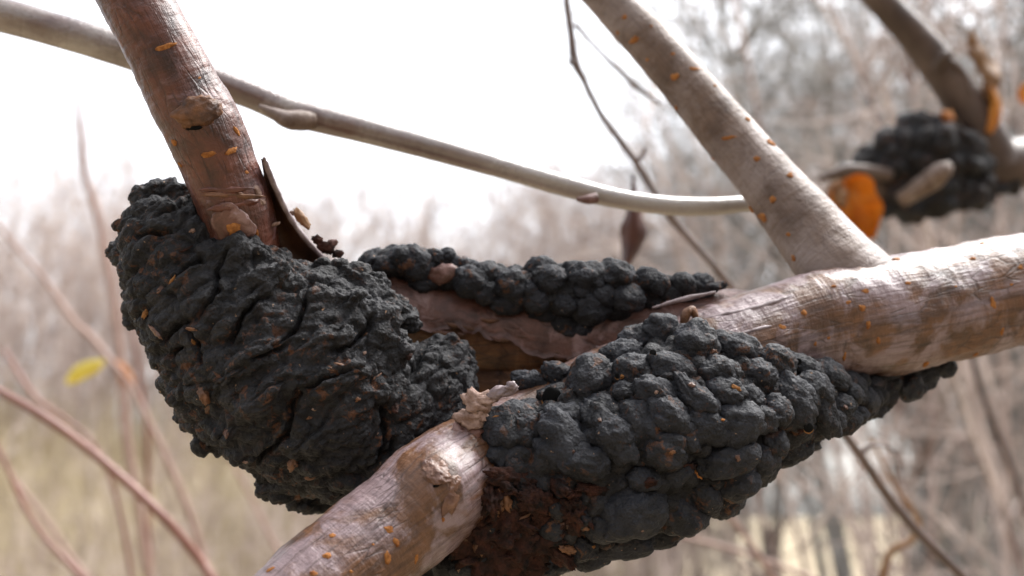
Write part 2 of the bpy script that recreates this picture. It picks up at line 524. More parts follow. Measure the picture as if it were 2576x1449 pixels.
# peeling bark sheet on the right of the upright branch
def zoomed(pts):                        # points read off an enlarged crop -> picture units
    return [(241.5 + x * .6166, 434.7 + y * .6166) for x, y in pts]
Lc = np.array(zoomed([(672, -60), (684, 20), (696, 150), (712, 245), (775, 335), (850, 385), (900, 420)]))
Rc = np.array(zoomed([(680, -62), (704, 10), (748, 110), (796, 200), (866, 290), (930, 352), (985, 395)]))
def sheet(Lc, Rc, dl, dr, n, kk, thick, m, name, parent):
    L = catmull(P(Lc[:, 0], Lc[:, 1], np.linspace(dl[0], dl[1], len(Lc))), n)
    R = catmull(P(Rc[:, 0], Rc[:, 1], np.linspace(dr[0], dr[1], len(Rc))), n)
    s = np.linspace(0, 1, kk)[None, :, None]
    V = L[:, None] * (1 - s) + R[:, None] * s + FW * (0.0025 * np.sin(s * math.pi))
    Vf = V.reshape(-1, 3); Vf = Vf + FW * (0.0006 * fbm(Vf * 300, 3, 4))[:, None]
    Vb = Vf + FW * thick
    i = np.arange(n - 1)[:, None] * kk; j = np.arange(kk - 1)[None]
    q = np.stack([i + j, i + j + 1, i + kk + j + 1, i + kk + j], -1).reshape(-1, 4)
    off = n * kk; e = []
    for r in range(n - 1):
        for col in (0, kk - 1):
            a, b = r * kk + col, (r + 1) * kk + col
            e.append([a, b, b + off, a + off])
    o = part(name, np.vstack([Vf, Vb]), np.vstack([q, q[:, ::-1] + off, np.array(e)]), m, parent)
    return o, R
peel, Redge = sheet(Lc, Rc, (.212, .224), (.205, .222), 60, 10, .0004, M_INNER, 'peeled_bark', limb)
rr = 0.00055 + 0.00035 * np.abs(fbm(Redge * 300, 3, 2))
rr[:3] *= .5; rr[-3:] *= .5
V, q, uv = tube(Redge + RT * .0003, rr, 10, rough=.5, rs=500, seed=2)
V, fs = capped(V, q, 10)
part('bark_edge', V, fs, M_EDGE, peel)

# ------------------------------------------------------------------ blobs: nodules, scars, flakes
def frame_from(n, ang):
    """in-plane axes on a surface with normal n; ang counted in the picture, 0 = to the right, + = up"""
    n = np.asarray(n, float)
    d = RT * math.cos(ang) + UP * math.sin(ang)
    a = d - n * (d @ n)
    if np.linalg.norm(a) < 1e-3: a = np.cross(n, [0.1, 1, .3])
    a /= np.linalg.norm(a)
    return a, np.cross(n, a), n

def blob(c, axes, radii, seed, sub=4, lump=0.16, fine=0.05, cell=0.0, cellscale=2.2, flat=0.0):
    B, Fc = ICO[sub]
    U = B.copy()
    off = np.array([seed * 3.17, seed * 1.91, seed * 0.73])
    r = 1 + lump * fbm(U * 1.5 + off, 3, 2) * 2 + fine * fbm(U * 6 + off, 3, 5) * 2
    if cell:
        f1, f2, _ = worley(U * cellscale + off + 0.25 * np.stack([vnoise(U * 3 + off, 9), vnoise(U * 3 + off, 10), vnoise(U * 3 + off, 11)], 1), 3)
        r = r + cell * (0.6 * sstep(0, .30, f2 - f1) - 0.5 * f1)
    W = U * r[:, None]
    V = c + W[:, :1] * axes[0] * radii[0] + W[:, 1:2] * axes[1] * radii[1] + W[:, 2:] * axes[2] * radii[2]
    return V, Fc

def on_surface(bv, x, y):
    h = bv.ray_cast(Vector(CAM), ray(x, y))
    if h[0] is None: return None
    loc = np.array(h[0]); n = np.array(h[1])
    if n @ (loc - CAM) > 0: n = -n
    return loc, n, (loc - CAM) @ FW

# shared lenticel meshes: lens-shaped corky dots with a split along the middle
LMESH = []
for s in range(4):
    V, Fc = blob(np.zeros(3), np.eye(3), (1, 1, 1), 50 + s, 3, 0.32, 0.2)
    LMESH.append(new_mesh('lenticel', V, Fc, M_LENT))
def lenticel(parent, bv, x, y, rx, ry, ang, m=None):
    h = on_surface(bv, x, y)
    if h is None: return
    loc, n, d = h
    a, b, n = frame_from(n, math.radians(ang))
    q = Matrix((a, b, n)).transposed().to_quaternion()
    s = d / F
    f_ = random.uniform(.8, 1.1)
    put('lenticel', random.choice(LMESH), loc - n * s * min(rx, ry) * .12, parent, q, (rx * s * f_, ry * s * f_, min(rx, ry) * s * 0.5))

Z3 = lambda x, y: (1851.6 + .3333 * x, 563.5 + .3333 * y)      # crop of the right part of the main branch
for (x, y, a, b, ang) in [(1215, 265, 42, 28, -20), (1790, 260, 40, 24, 20), (1300, 445, 38, 24, 10), (740, 468, 30, 16, 10), (980, 505, 36, 18, 0),
        (850, 590, 32, 20, 10), (955, 635, 40, 28, -40), (1000, 760, 26, 46, 0), (1075, 880, 26, 48, 15), (515, 670, 28, 28, 0), (355, 778, 42, 22, -15),
        (1940, 595, 36, 62, 20), (2010, 810, 24, 44, 0), (820, 1000, 20, 48, 0), (1430, 1060, 32, 52, 0), (1810, 985, 26, 24, 0), (1860, 145, 34, 16, 20),
        (1350, 205, 40, 16, 0), (1530, 205, 26, 14, 0), (2150, 325, 28, 22, 0), (2080, 455, 16, 12, 0), (700, 860, 16, 14, 0), (1660, 470, 14, 10, 0), (600, 905, 18, 22, 0)]:
    X, Y = Z3(x, y); lenticel(br_main, bv_main, X, Y, a * .27, b * .27, ang)
Z4 = lambda x, y: (563.5 + .4445 * x, 805 + .4445 * y)         # crop of the lower branch
for (x, y, a, b, ang) in [(935, 1185, 34, 22, -30), (975, 1260, 26, 40, 25), (925, 1350, 26, 46, 0), (612, 1220, 26, 18, 0), (585, 1335, 32, 24, 0), (265, 1410, 40, 20, 20),
        (505, 1435, 34, 22, 0), (1090, 1350, 16, 44, -10), (845, 1270, 12, 9, 0), (720, 1425, 14, 10, 0), (1240, 1130, 14, 20, 0)]:
    X, Y = Z4(x, y); lenticel(br_main, bv_main, X, Y, a * .36, b * .36, ang)
Z1 = lambda x, y: (y * 0 + .4445 * x, .4445 * y)               # crop of the upright branch
for (x, y, a, b, ang) in [(940, 262, 62, 17, 20), (985, 808, 30, 26, -40), (1185, 872, 42, 17, 5), (1310, 855, 42, 20, 20), (1340, 745, 20, 44, 25), (1320, 1305, 34, 40, 0),
        (1020, 935, 22, 14, -50), (1395, 975, 16, 10, 0), (900, 740, 12, 20, 20), (1455, 1320, 14, 34, 0), (730, 520, 14, 9, 20), (1130, 440, 14, 8, 30)]:
    X, Y = Z1(x, y); lenticel(br_up, bv_up, X, Y, a * .4, b * .4, ang)
Z2 = lambda x, y: (1368.5 + .5 * x, .5 * y)                    # crop of the diagonal branch
for (x, y, a, b, ang) in [(405, 85, 20, 14, 0), (455, 200, 36, 16, 20), (660, 385, 26, 20, 0), (665, 545, 16, 22, 0), (930, 692, 50, 14, 0), (1025, 600, 22, 18, 0), (1145, 720, 30, 22, -40),
        (1070, 800, 20, 16, 0), (1150, 1005, 22, 22, 0), (1045, 1055, 24, 24, -40), (1100, 1095, 42, 24, 15), (850, 800, 16, 20, 0), (1240, 880, 26, 22, 0), (370, 165, 18, 14, 0),
        (650, 270, 16, 12, 0), (860, 430, 14, 10, 0), (1255, 1300, 22, 20, 0), (1230, 1180, 16, 12, 0), (760, 345, 34, 12, 0), (520, 300, 12, 10, 0), (540, 130, 12, 9, 0)]:
    X, Y = Z2(x, y); lenticel(br_diag, bv_diag, X, Y, a * .42, b * .42, ang)
for (x, y) in [(1165, 790), (1190, 800), (1255, 770), (1340, 800), (1105, 770), (1650, 770)]:
    bvs = BVHTree.FromObject(strip, bpy.context.evaluated_depsgraph_get()) if False else bv_rear
    lenticel(strip, bvs, x, y, 7, 5, 10)

# twig scar on the upright branch: raised ring, hollow
def surface_blob(name, bv, x, y, rx, ry, ang, m, parent, seed, depth=.5, sink=.2, **kw):
    hit = on_surface(bv, x, y)
    if hit is None: return None
    loc, n, d = hit
    s = d / F
    V, Fc = blob(loc - n * sink * min(rx, ry) * s, frame_from(n, math.radians(ang)), (rx * s, ry * s, depth * min(rx, ry) * s), seed, **kw)
    return part(name, V, Fc, m, parent)
surface_blob('twig_scar', bv_up, 500, 283, 56, 38, 18, M_SCAR, br_up, 71, .35, .15, lump=.16, fine=.09, cell=.2, cellscale=1.6)
surface_blob('scar_hollow', bv_up, 486, 322, 22, 6, 5, M_HOLE, br_up, 72, .8, .2, sub=3)
for (x, y, rx, ry, a, sd) in [(560, 478, 60, 8, 2, 1), (585, 492, 72, 7, -2, 2), (590, 520, 60, 12, 3, 3), (630, 500, 34, 9, -15, 4), (545, 508, 30, 12, 20, 5)]:
    surface_blob('bud_scale_ring', bv_up, x, y, rx, ry, a, M_UP if sd % 2 else M_SCAR, br_up, 80 + sd, .5, .42, sub=3, lump=.3, fine=.15)
for (x, y, rx, ry, a, sd) in [(648, 478, 16, 9, -45, 1), (662, 508, 12, 8, 0, 2), (655, 400, 9, 6, -50, 3), (560, 200, 26, 6, -55, 4)]:
    surface_blob('bark_flake', bv_up, x, y, rx, ry, a, M_FLAKE if sd != 4 else M_EDGE, br_up, 90 + sd, .5, .1, sub=3, lump=.3, fine=.2)
surface_blob('bark_patch', bv_up, 588, 572, 62, 44, -70, M_STRIP, br_up, 97, .12, .05, lump=.2, fine=.06)
surface_blob('lenticel_patch', bv_up, 588, 575, 16, 18, 0, M_LENT, br_up, 98, .3, -.2, sub=3, lump=.3)

# bud scar and crumbled bark on the lower branch
surface_blob('bud_scar', bv_main, 1092, 1180, 46, 32, -50, M_BUD, br_main, 101, .35, .2, lump=.16, fine=.10, cell=.22, cellscale=1.8)
surface_blob('bud_scar', bv_main, 1140, 1250, 30, 48, -25, M_BUD, br_main, 102, .35, .25, lump=.3, fine=.08)
surface_blob('scar_hollow', bv_main, 1098, 1222, 9, 4, 20, M_HOLE, br_main, 103, .8, -.4, sub=3)

# ------------------------------------------------------------------ black knots
def sweep_with_ends(rows, n, k, flat=1.0):
    c, R = path(rows, n)
    V, q, uv = tube(c, R, k)
    # flatten along the view so that the knot is a little wider than deep
    cc = np.repeat(c, k, 0)
    dv = (V - cc) @ FW
    V = V - FW * ((1 - flat) * dv)[:, None]
    V, fs = capped(V, q, k)
    return V, fs

def remesh(parts, voxel):
    Vs, Fs, o = [], [], 0
    for V, Fc in parts:
        Vs.append(V); Fs += [[i + o for i in f] for f in (Fc.tolist() if isinstance(Fc, np.ndarray) else Fc)]
        o += len(V)
    me = new_mesh('tmp', np.vstack(Vs), Fs)
    ob = bpy.data.objects.new('tmp', me); COL.objects.link(ob)
    m = ob.modifiers.new('r', 'REMESH'); m.mode = 'VOXEL'; m.voxel_size = voxel
    dg = bpy.context.evaluated_depsgraph_get()
    e = ob.evaluated_get(dg); em = e.to_mesh()
    n = len(em.vertices); V = np.empty(n * 3, np.float32); em.vertices.foreach_get('co', V)
    N = np.empty(n * 3, np.float32); em.vertices.foreach_get('normal', N)
    q = np.empty(len(em.loops), np.int32); em.loops.foreach_get('vertex_index', q)
    e.to_mesh_clear(); bpy.data.objects.remove(ob); bpy.data.meshes.remove(me)
    q = q.reshape(-1, 4)
    V = V.reshape(-1, 3).astype(float); N = N.reshape(-1, 3).astype(float)
    return V, N, q

def smooth(V, q, it, w=.5):
    n = len(V)
    a = np.concatenate([q[:, [0, 1]], q[:, [1, 2]], q[:, [2, 3]], q[:, [3, 0]]])
    cnt = np.bincount(a[:, 0], minlength=n) + np.bincount(a[:, 1], minlength=n)
    for _ in range(it):
        S = np.zeros_like(V)
        for k in range(3):
            S[:, k] = np.bincount(a[:, 0], V[a[:, 1], k], n) + np.bincount(a[:, 1], V[a[:, 0], k], n)
        V = V * (1 - w) + w * S / np.maximum(cnt, 1)[:, None]
    return V

def normals(V, q):
    n = np.cross(V[q[:, 2]] - V[q[:, 0]], V[q[:, 3]] - V[q[:, 1]])
    N = np.zeros_like(V)
    for k in range(3):
        for c in range(4):
            N[:, k] += np.bincount(q[:, c], n[:, k], len(V))
    return N / np.maximum(np.linalg.norm(N, axis=1), 1e-12)[:, None]

# --- left knot: one fissured mass
rows_g1 = [(372, 500, .212, 35), (392, 545, .212, 92), (470, 690, .212, 175), (640, 866, .2135, 258), (800, 955, .2145, 285), (930, 1025, .2155, 250), (1050, 1005, .217, 180), (1125, 955, .218, 122), (1170, 925, .219, 55), (1190, 915, .22, 20)]
g1 = [sweep_with_ends(rows_g1, 80, 48, .72)]
lobes1 = [(245, 85, 125, 62, 15, .209), (380, 92, 72, 52, 0, .208), (215, 200, 165, 80, 15, .206), (290, 300, 190, 80, 15, .202), (220, 420, 150, 85, 30, .205), (330, 500, 160, 75, 35, .199),
          (210, 560, 130, 80, 40, .206), (590, 330, 120, 92, 10, .199), (740, 370, 110, 70, -20, .205), (640, 470, 190, 62, 35, .196), (560, 600, 170, 65, 40, .194), (760, 590, 150, 52, 45, .196),
          (960, 420, 120, 75, -5, .205), (1100, 470, 130, 90, -25, .206), (1240, 580, 110, 70, -35, .21), (980, 560, 150, 60, 30, .198), (1120, 620, 150, 75, 25, .200), (900, 700, 190, 62, 30, .193),
          (1180, 720, 140, 90, 10, .2), (1440, 740, 118, 92, -10, .212), (1490, 800, 75, 85, 0, .215), (1400, 890, 150, 70, 20, .21), (1340, 980, 170, 65, 25, .208), (1290, 1060, 150, 60, 20, .208),
          (330, 700, 150, 75, 40, .203), (420, 830, 170, 80, 40, .199), (620, 770, 190, 62, 35, .191), (700, 900, 190, 60, 35, .190), (960, 850, 180, 62, 25, .191), (1060, 950, 170, 65, 30, .193),
          (330, 860, 95, 75, 30, .209), (420, 960, 130, 80, 35, .205), (600, 1010, 170, 70, 35, .195), (500, 1080, 120, 70, 20, .205), (680, 1100, 160, 75, 30, .198), (900, 1060, 170, 70, 30, .193),
          (1080, 1080, 120, 90, 40, .197), (760, 1250, 135, 95, 10, .206), (880, 1200, 130, 90, 30, .203), (1000, 1200, 120, 80, 40, .206), (880, 1330, 120, 60, 10, .214), (150, 330, 85, 110, 60, .212)]
for i, (x, y, rx, ry, ang, d) in enumerate(lobes1):
    X, Y = 241.5 + x * .6166, 434.7 + y * .6166
    s = d / F * .6166
    d2 = d + 0.60 * ry * s + .0052
    B, Fc = ICO[3]
    a = math.radians(ang)
    ax = (RT * math.cos(a) + UP * math.sin(a), -RT * math.sin(a) + UP * math.cos(a), -FW)
    V = P(X, Y, d2) + B[:, :1] * ax[0] * rx * s + B[:, 1:2] * ax[1] * ry * s * 1.06 + B[:, 2:] * ax[2] * ry * s * .95
    g1.append((V, Fc))
V, N, q = remesh(g1, .00040)
V = smooth(V, q, 30)
N = normals(smooth(V, q, 8), q)
fa = math.radians(36)
e1 = RT * math.cos(fa) + UP * math.sin(fa); e2 = -RT * math.sin(fa) + UP * math.cos(fa)
W = np.stack([(V - CAM) @ e1, (V - CAM) @ e2, (V - CAM) @ FW], 1)
W = W + 0.0012 * np.stack([fbm(V * 260, 3, 31), fbm(V * 260, 3, 32), fbm(V * 260, 3, 33)], 1)
h = np.zeros(len(V))
for cell, st, amp, sd in ((.0085, 2.0, .00088, 1), (.0048, 1.9, .00078, 2), (.0024, 1.8, .00034, 3), (.0011, 1.4, .00011, 4)):
    f1, f2, cid = worley(W / np.array([cell * st, cell, cell]), sd * 40)
    h += amp * (1.0 * sstep(0, .24, f2 - f1) - .5 - .55 * f1 + .45 * (cid - .5))
# deep fissures read off the photograph
cracks = [[(400, 595), (430, 555), (470, 510), (500, 430), (490, 380), (520, 320)], [(740, 705), (790, 660), (840, 580), (850, 500), (880, 430)], [(540, 690), (580, 620), (610, 560), (690, 500)],
          [(690, 1150), (740, 1100), (790, 1020), (800, 950), (835, 900)], [(1160, 1190), (1180, 1100), (1190, 1000), (1200, 940)], [(165, 270), (220, 245), (300, 236)], [(300, 420), (370, 370), (450, 330)],
          [(270, 690), (300, 650), (380, 600)], [(640, 770), (720, 740), (800, 690)], [(960, 730), (1060, 690), (1130, 590)], [(1300, 860), (1310, 760), (1340, 660)], [(640, 1190), (700, 1150)], [(430, 780), (400, 700), (370, 640)],
          [(290, 760), (310, 730), (330, 720)], [(1230, 1080), (1200, 1150), (1120, 1220)], [(840, 890), (930, 830), (1040, 800)]]
x, y, z = pix(V)
front = (N @ FW) < 0.15
for cr in cracks:
    p = np.array(zoomed(cr))
    p = catmull(np.hstack([p, np.zeros((len(p), 1))]), 40)[:, :2]
    sel2 = np.where((x > p[:, 0].min() - 30) & (x < p[:, 0].max() + 30) & (y > p[:, 1].min() - 30) & (y < p[:, 1].max() + 30) & front)[0]
    if len(sel2) == 0: continue
    jx = 8 * vnoise(V[sel2] * 500, 71); jy = 8 * vnoise(V[sel2] * 500, 72)
    dd = np.sqrt((x[sel2, None] + jx[:, None] - p[None, :, 0]) ** 2 + (y[sel2, None] + jy[:, None] - p[None, :, 1]) ** 2)
    k = dd.argmin(1); dm = dd.min(1)
    taper = np.sin(math.pi * (0.12 + .76 * k / 39.0))
    h[sel2] -= .0036 * taper * np.exp(-(dm / 6.0) ** 2)
V = V + N * h[:, None]
gall1 = part('black_knot_gall', V, q, M_GALL, limb)
gall1['label'] = 'large fissured charcoal gall at the base of the upright branch'
bv_g1 = BVHTree.FromPolygons([Vector(v) for v in V], q.tolist())

# small loose bits on the left knot: splinters of tan bark, pale specks
for (x, y, rx, ry, ang, m, sd) in [(240, 650, 42, 9, -35, M_BUD, 1), (395, 237, 12, 10, 20, M_FLAKE, 2), (270, 470, 30, 9, 55, M_SCAR, 3), (435, 900, 22, 40, 20, M_SCAR, 4), (460, 960, 16, 26, -20, M_SCAR, 5), (530, 1060, 14, 28, 25, M_BUD, 6),
        (800, 1190, 22, 26, -35, M_SCAR, 7), (880, 1245, 30, 16, -30, M_SCAR, 8), (1095, 735, 9, 8, 0, M_FLAKE, 9), (830, 885, 6, 6, 0, M_FLAKE, 10), (1150, 1063, 5, 5, 0, M_FLAKE, 11), (885, 965, 5, 5, 0, M_FLAKE, 12),
        (1070, 925, 14, 9, 10, M_SCAR, 13), (1270, 750, 18, 14, 0, M_ROT, 14), (350, 320, 40, 7, 20, M_ROT, 15), (305, 445, 28, 7, 45, M_RIM, 16), (1100, 660, 14, 8, 0, M_SCAR, 17), (610, 1180, 14, 6, -5, M_FLAKE, 18),
        (400, 690, 14, 10, 0, M_RIM, 19), (390, 640, 26, 9, 10, M_SCAR, 20), (1220, 950, 14, 30, 10, M_ROT, 21), (995, 780, 24, 5, 25, M_SCAR, 22), (1150, 830, 26, 6, 10, M_SCAR, 23), (200, 575, 10, 20, -15, M_RIM, 24), (870, 1000, 12, 8, 0, M_SCAR, 25)]:
    X, Y = zoomed([(x, y)])[0]
    if on_surface(bv_g1, X, Y) is None: continue
    surface_blob('bark_crumb', bv_g1, X, Y, rx * .6, ry * .6, ang, m, gall1, 200 + sd, .6, .2, sub=3, lump=.4, fine=.25)

# --- nodular knots: a rotten core carrying separate rounded nodules
def nodular(rows, flat, hand, m, core_m, crop, seed, nfill, rlo, rhi, keepout=None, core_disp=.0012, label=None, grow=1.12):
    Vc, fc = sweep_with_ends(rows, 80, 40, flat)
    V, N, q = remesh([(Vc, fc)], .0007)
    f1, f2, _ = worley(V / .004, seed)
    V = V + N * (core_disp * (sstep(0, .3, f2 - f1) - f1) + .0012 * fbm(V * 300, 4, seed))[:, None]
    g = part('black_knot_gall', V, q, core_m, limb)
    if label: g['label'] = label
    tris = np.vstack([q[:, :3], q[:, [0, 2, 3]]])
    bv = BVHTree.FromPolygons([Vector(v) for v in V], q.tolist())
    placed = []
    r_ = np.random.default_rng(seed)
    def add(loc, n, rx, ry, ang, sd, depth=.85, sink=.25, sub=4):
        c = loc - n * sink * min(rx, ry)
        big = max(rx, ry) > .004
        Vb, Fb = blob(c, frame_from(n, ang), (rx, ry, depth * min(rx, ry)), sd, sub, .13, .04, .17 if big else .10, 1.3)
        part('nodule', Vb, Fb, m, g)
        placed.append((c, (rx + ry) / 2))
    for i, (x, y, rx, ry, ang) in enumerate(hand):
        X, Y, sc = crop(x, y)
        hh = on_surface(bv, X, Y)
        if hh is None:
            loc, i2, fidx, dist = bv.find_nearest(Vector(P(X, Y, rows[len(rows) // 2][2])))
            loc = P(X, Y, (np.array(loc) - CAM) @ FW); n = -FW; d = (loc - CAM) @ FW
        else: loc, n, d = hh
        s = d / F * sc
        n = n * .5 - FW * .5; n /= np.linalg.norm(n)
        add(loc, n, rx * s * grow, ry * s * grow, math.radians(ang), seed * 100 + i, .95, .20)
    # the rest of the surface, back and underside included
    A = np.linalg.norm(np.cross(V[tris[:, 1]] - V[tris[:, 0]], V[tris[:, 2]] - V[tris[:, 0]]), axis=1)
    tri = r_.choice(len(tris), 9000, p=A / A.sum())
    got = 0
    for t in tri:
        if got >= nfill: break
        p = V[tris[t]].mean(0); n = N[tris[t, 0]]
        rad = r_.uniform(rlo, rhi)
        X, Y, z = pix(p[None])
        if keepout is not None and keepout(X[0], Y[0], n): continue
        ff = .9 if n @ FW < .1 else .58
        if all(np.linalg.norm(p - c) > ff * (rad + r2) for c, r2 in placed):
            add(p, n, rad * r_.uniform(.9, 1.35), rad, r_.uniform(-1, 1), seed * 100 + 60 + got, .8, .3)
            got += 1
    return g, bv

rows_g2 = [(1080, 1500, .203, 40), (1190, 1380, .2040, 125), (1290, 1235, .2045, 165), (1420, 1200, .2065, 205), (1540, 1140, .209, 215), (1740, 1062, .2135, 218), (1950, 1015, .219, 128), (2090, 1010, .227, 80), (2190, 985, .238, 52), (2300, 948, .246, 34), (2390, 915, .250, 10)]
hand2 = [(345, 640, 155, 165, 80), (330, 760, 110, 80, 10), (430, 600, 90, 130, 70), (670, 735, 195, 112, -65), (905, 620, 190, 100, -58), (1115, 640, 200, 105, -60), (1300, 620, 150, 85, -50), (1395, 500, 190, 52, -62), (1950, 470, 170, 95, -65), (2120, 500, 165, 78, -65), (470, 350, 105, 55, -10), (650, 320, 125, 62, -25), (640, 560, 115, 85, 0), (815, 330, 138, 118, 60), (960, 205, 125, 75, 20), (1060, 110, 100, 75, 25), (1215, 70, 108, 95, 0),
         (1395, 140, 128, 118, 0), (1640, 165, 130, 82, -10), (1265, 275, 140, 88, -15), (1035, 290, 95, 105, -60), (620, 760, 95, 130, 75), (760, 800, 95, 150, 80), (860, 520, 90, 115, 70), (940, 640, 110, 150, 65), (1000, 420, 62, 62, 0), (1080, 540, 95, 85, 0),
         (1180, 420, 90, 120, 60), (1260, 560, 130, 95, -45), (1190, 730, 120, 150, 70), (1330, 640, 90, 110, 80), (1390, 440, 80, 150, 60), (1530, 300, 115, 85, 0), (1570, 430, 110, 85, -20), (1620, 580, 150, 140, 0), (1480, 610, 90, 130, 80), (1750, 310, 105, 80, -10),
         (1880, 250, 115, 85, -20), (2010, 260, 95, 70, -30), (1860, 520, 90, 100, 0), (1970, 440, 95, 150, 70), (2090, 380, 80, 110, 60), (2110, 560, 85, 140, 80), (2200, 480, 70, 110, 75), (1580, 790, 170, 95, 15), (1640, 930, 130, 100, 20), (1270, 890, 110, 75, 20),
         (1120, 910, 95, 65, -10), (1050, 1090, 190, 150, 10), (1320, 1090, 120, 150, 70), (1470, 1010, 100, 70, -40), (1760, 780, 100, 110, 60), (1010, 1280, 150, 80, 15), (830, 1330, 120, 75, 20), (600, 1390, 120, 60, 10), (720, 1290, 110, 80, 10), (480, 1430, 110, 60, 10), (600, 1190, 80, 66, 0), (300, 1390, 110, 66, 10), (110, 1410, 100, 56, 10), (480, 1290, 80, 60, 0), (760, 1120, 70, 60, 0), (330, 1230, 60, 44, 20), (1220, 1230, 110, 60, 15), (1760, 560, 70, 110, 80),
         (880, 1170, 100, 90, 0), (1300, 760, 80, 70, 0), (1700, 450, 90, 80, 0), (1850, 700, 80, 80, 30), (2000, 620, 80, 70, 30), (2290, 420, 60, 60, 0), (2400, 360, 60, 45, 20), (2520, 310, 60, 30, 20), (2330, 540, 50, 45, 20)]
crop5 = lambda x, y: (1127 + .4444 * x, 805 + .4444 * y, .4444)
def keep2(X, Y, n):                        # leave the rotten hollow at the lower left and the branch above it free
    return (X < 1500 and Y > 1195 and n @ FW < .3) or (X < 1240) or (n @ UP > .75 and X > 1900)
gall2, bv_g2 = nodular(rows_g2, .80, hand2, M_NOD, M_GALL, crop5, 5, 110, .0026, .0050, keep2, label='blue black gall of rounded nodules under the thick branch, bored with holes')

# bored holes with orange frass on their lower rim
dg = bpy.context.evaluated_depsgraph_get()
def nearest_hit(x, y):
    bpy.context.view_layer.update()
    r = SC.ray_cast(bpy.context.evaluated_depsgraph_get(), Vector(CAM), ray(x, y))
    return np.array(r[1]), np.array(r[2])
def bore(x, y, r):
    X, Y, s0 = crop5(x, y)
    loc, n = nearest_hit(X, Y)
    n = n * .3 - FW * .7; n /= np.linalg.norm(n)
    s = ((loc - CAM) @ FW) / F * s0
    Vh, Fh = blob(loc + n * r * s * .10, frame_from(n, .2), (r * s, r * s * 1.1, r * s * .30), 900 + int(x), 3, .08, .05)
    part('bore_hole', Vh, Fh, M_HOLE, gall2)
    a = np.linspace(math.radians(195), math.radians(345), 30)
    ax = frame_from(n, 0)
    c = loc + n * r * s * .16 + (np.cos(a)[:, None] * ax[0] + np.sin(a)[:, None] * ax[1]) * r * s * 1.08
    R = r * s * .17 * np.sin(np.linspace(.15, math.pi - .15, 30))
    Vt, qt, _ = tube(c, R, 8, rough=1.0, rs=1500, seed=int(x))
    Vt, ft = capped(Vt, qt, 8)
    part('frass_rim', Vt, ft, M_RIM, gall2)
bore(590, 440, 58); bore(1012, 440, 18); bore(1985, 238, 20); bore(1160, 186, 20); bore(2040, 610, 28); bore(960, 318, 16)
for (x, y, rx, ry, a, m, sd) in [(985, 322, 14, 12, 0, M_RIM, 1), (1500, 185, 26, 18, -20, M_BUD, 2), (1410, 870, 34, 22, -25, M_LENT, 3), (1630, 385, 28, 12, -25, M_RIM, 4), (1180, 410, 12, 12, 0, M_FLAKE, 5), (1380, 365, 20, 14, 0, M_BUD, 6),
        (1555, 565, 12, 9, 0, M_LENT, 7), (1100, 1195, 9, 8, 0, M_FLAKE, 8), (270, 545, 16, 5, 10, M_RIM, 9), (860, 565, 14, 14, 0, M_SCAR, 10), (2250, 490, 12, 20, 0, M_BUD, 11), (1640, 780, 14, 18, 0, M_BUD, 12), (825, 1285, 9, 9, 0, M_RIM, 13),
        (1270, 750, 20, 14, 30, M_SCAR, 14), (2000, 630, 24, 14, 30, M_ROT, 15), (710, 745, 10, 10, 0, M_SCAR, 16), (400, 520, 8, 8, 0, M_SCAR, 17)]:
    X, Y, s0 = crop5(x, y)
    loc, n = nearest_hit(X, Y)
    s = ((loc - CAM) @ FW) / F * s0
    Vb, Fb = blob(loc, frame_from(n, math.radians(a)), (rx * s, ry * s, .5 * min(rx, ry) * s), 300 + sd, 3, .4, .25)
    part('bark_crumb', Vb, Fb, m, gall2)

h_ = on_surface(bv_g2, 1270, 1340)
Vb, Fb = blob(h_[0] + FW * .0035, frame_from(-FW, math.radians(35)), (.0120, .0092, .0050), 77, 5, .16, .2, .28, 4.0)
part('decayed_wood', Vb, Fb, M_ROT, gall2)
for i, (x, y, rx, ry, a) in enumerate([(1300, 1205, 70, 22, -8), (1400, 1222, 60, 20, -14), (1500, 1228, 60, 16, 6), (1600, 1215, 55, 16, 8), (1700, 1190, 50, 18, 15), (1440, 1300, 34, 60, 10), (1350, 1260, 50, 34, -20), (1230, 1250, 40, 50, 30), (1200, 1330, 46, 40, 50), (1400, 1380, 60, 40, 0), (1300, 1410, 70, 40, 0)]):
    h_ = on_surface(bv_g2, x, y)
    if h_ is None: continue
    sc_ = h_[2] / F
    Vb, Fb = blob(h_[0], frame_from(h_[1], math.radians(a)), (rx * sc_, ry * sc_, ry * sc_ * .55), 1200 + i, 4, .3, .22, .3, 2.8)
    part('decayed_wood', Vb, Fb, M_ROT, gall2)
# rotten splinters in the hollow below the left nodules
for i in range(46):
    X = 1150 + rng.uniform(0, 330); Y = 1190 + rng.uniform(0, 240)
    if Y < 1195 + (X - 1150) * .1: continue
    h_ = on_surface(bv_g2, X, Y)
    if h_ is None: continue
    loc, n, d = h_
    s = d / F
    rx, ry = rng.uniform(14, 42), rng.uniform(5, 13)
    Vb, Fb = blob(loc + n * .0006, frame_from(n, rng.uniform(-1.4, .6)), (rx * s, ry * s, ry * s), 400 + i, 3, .45, .3)
    part('rotten_splinter', Vb, Fb, M_ROT if i % 3 else M_SCAR, gall2)

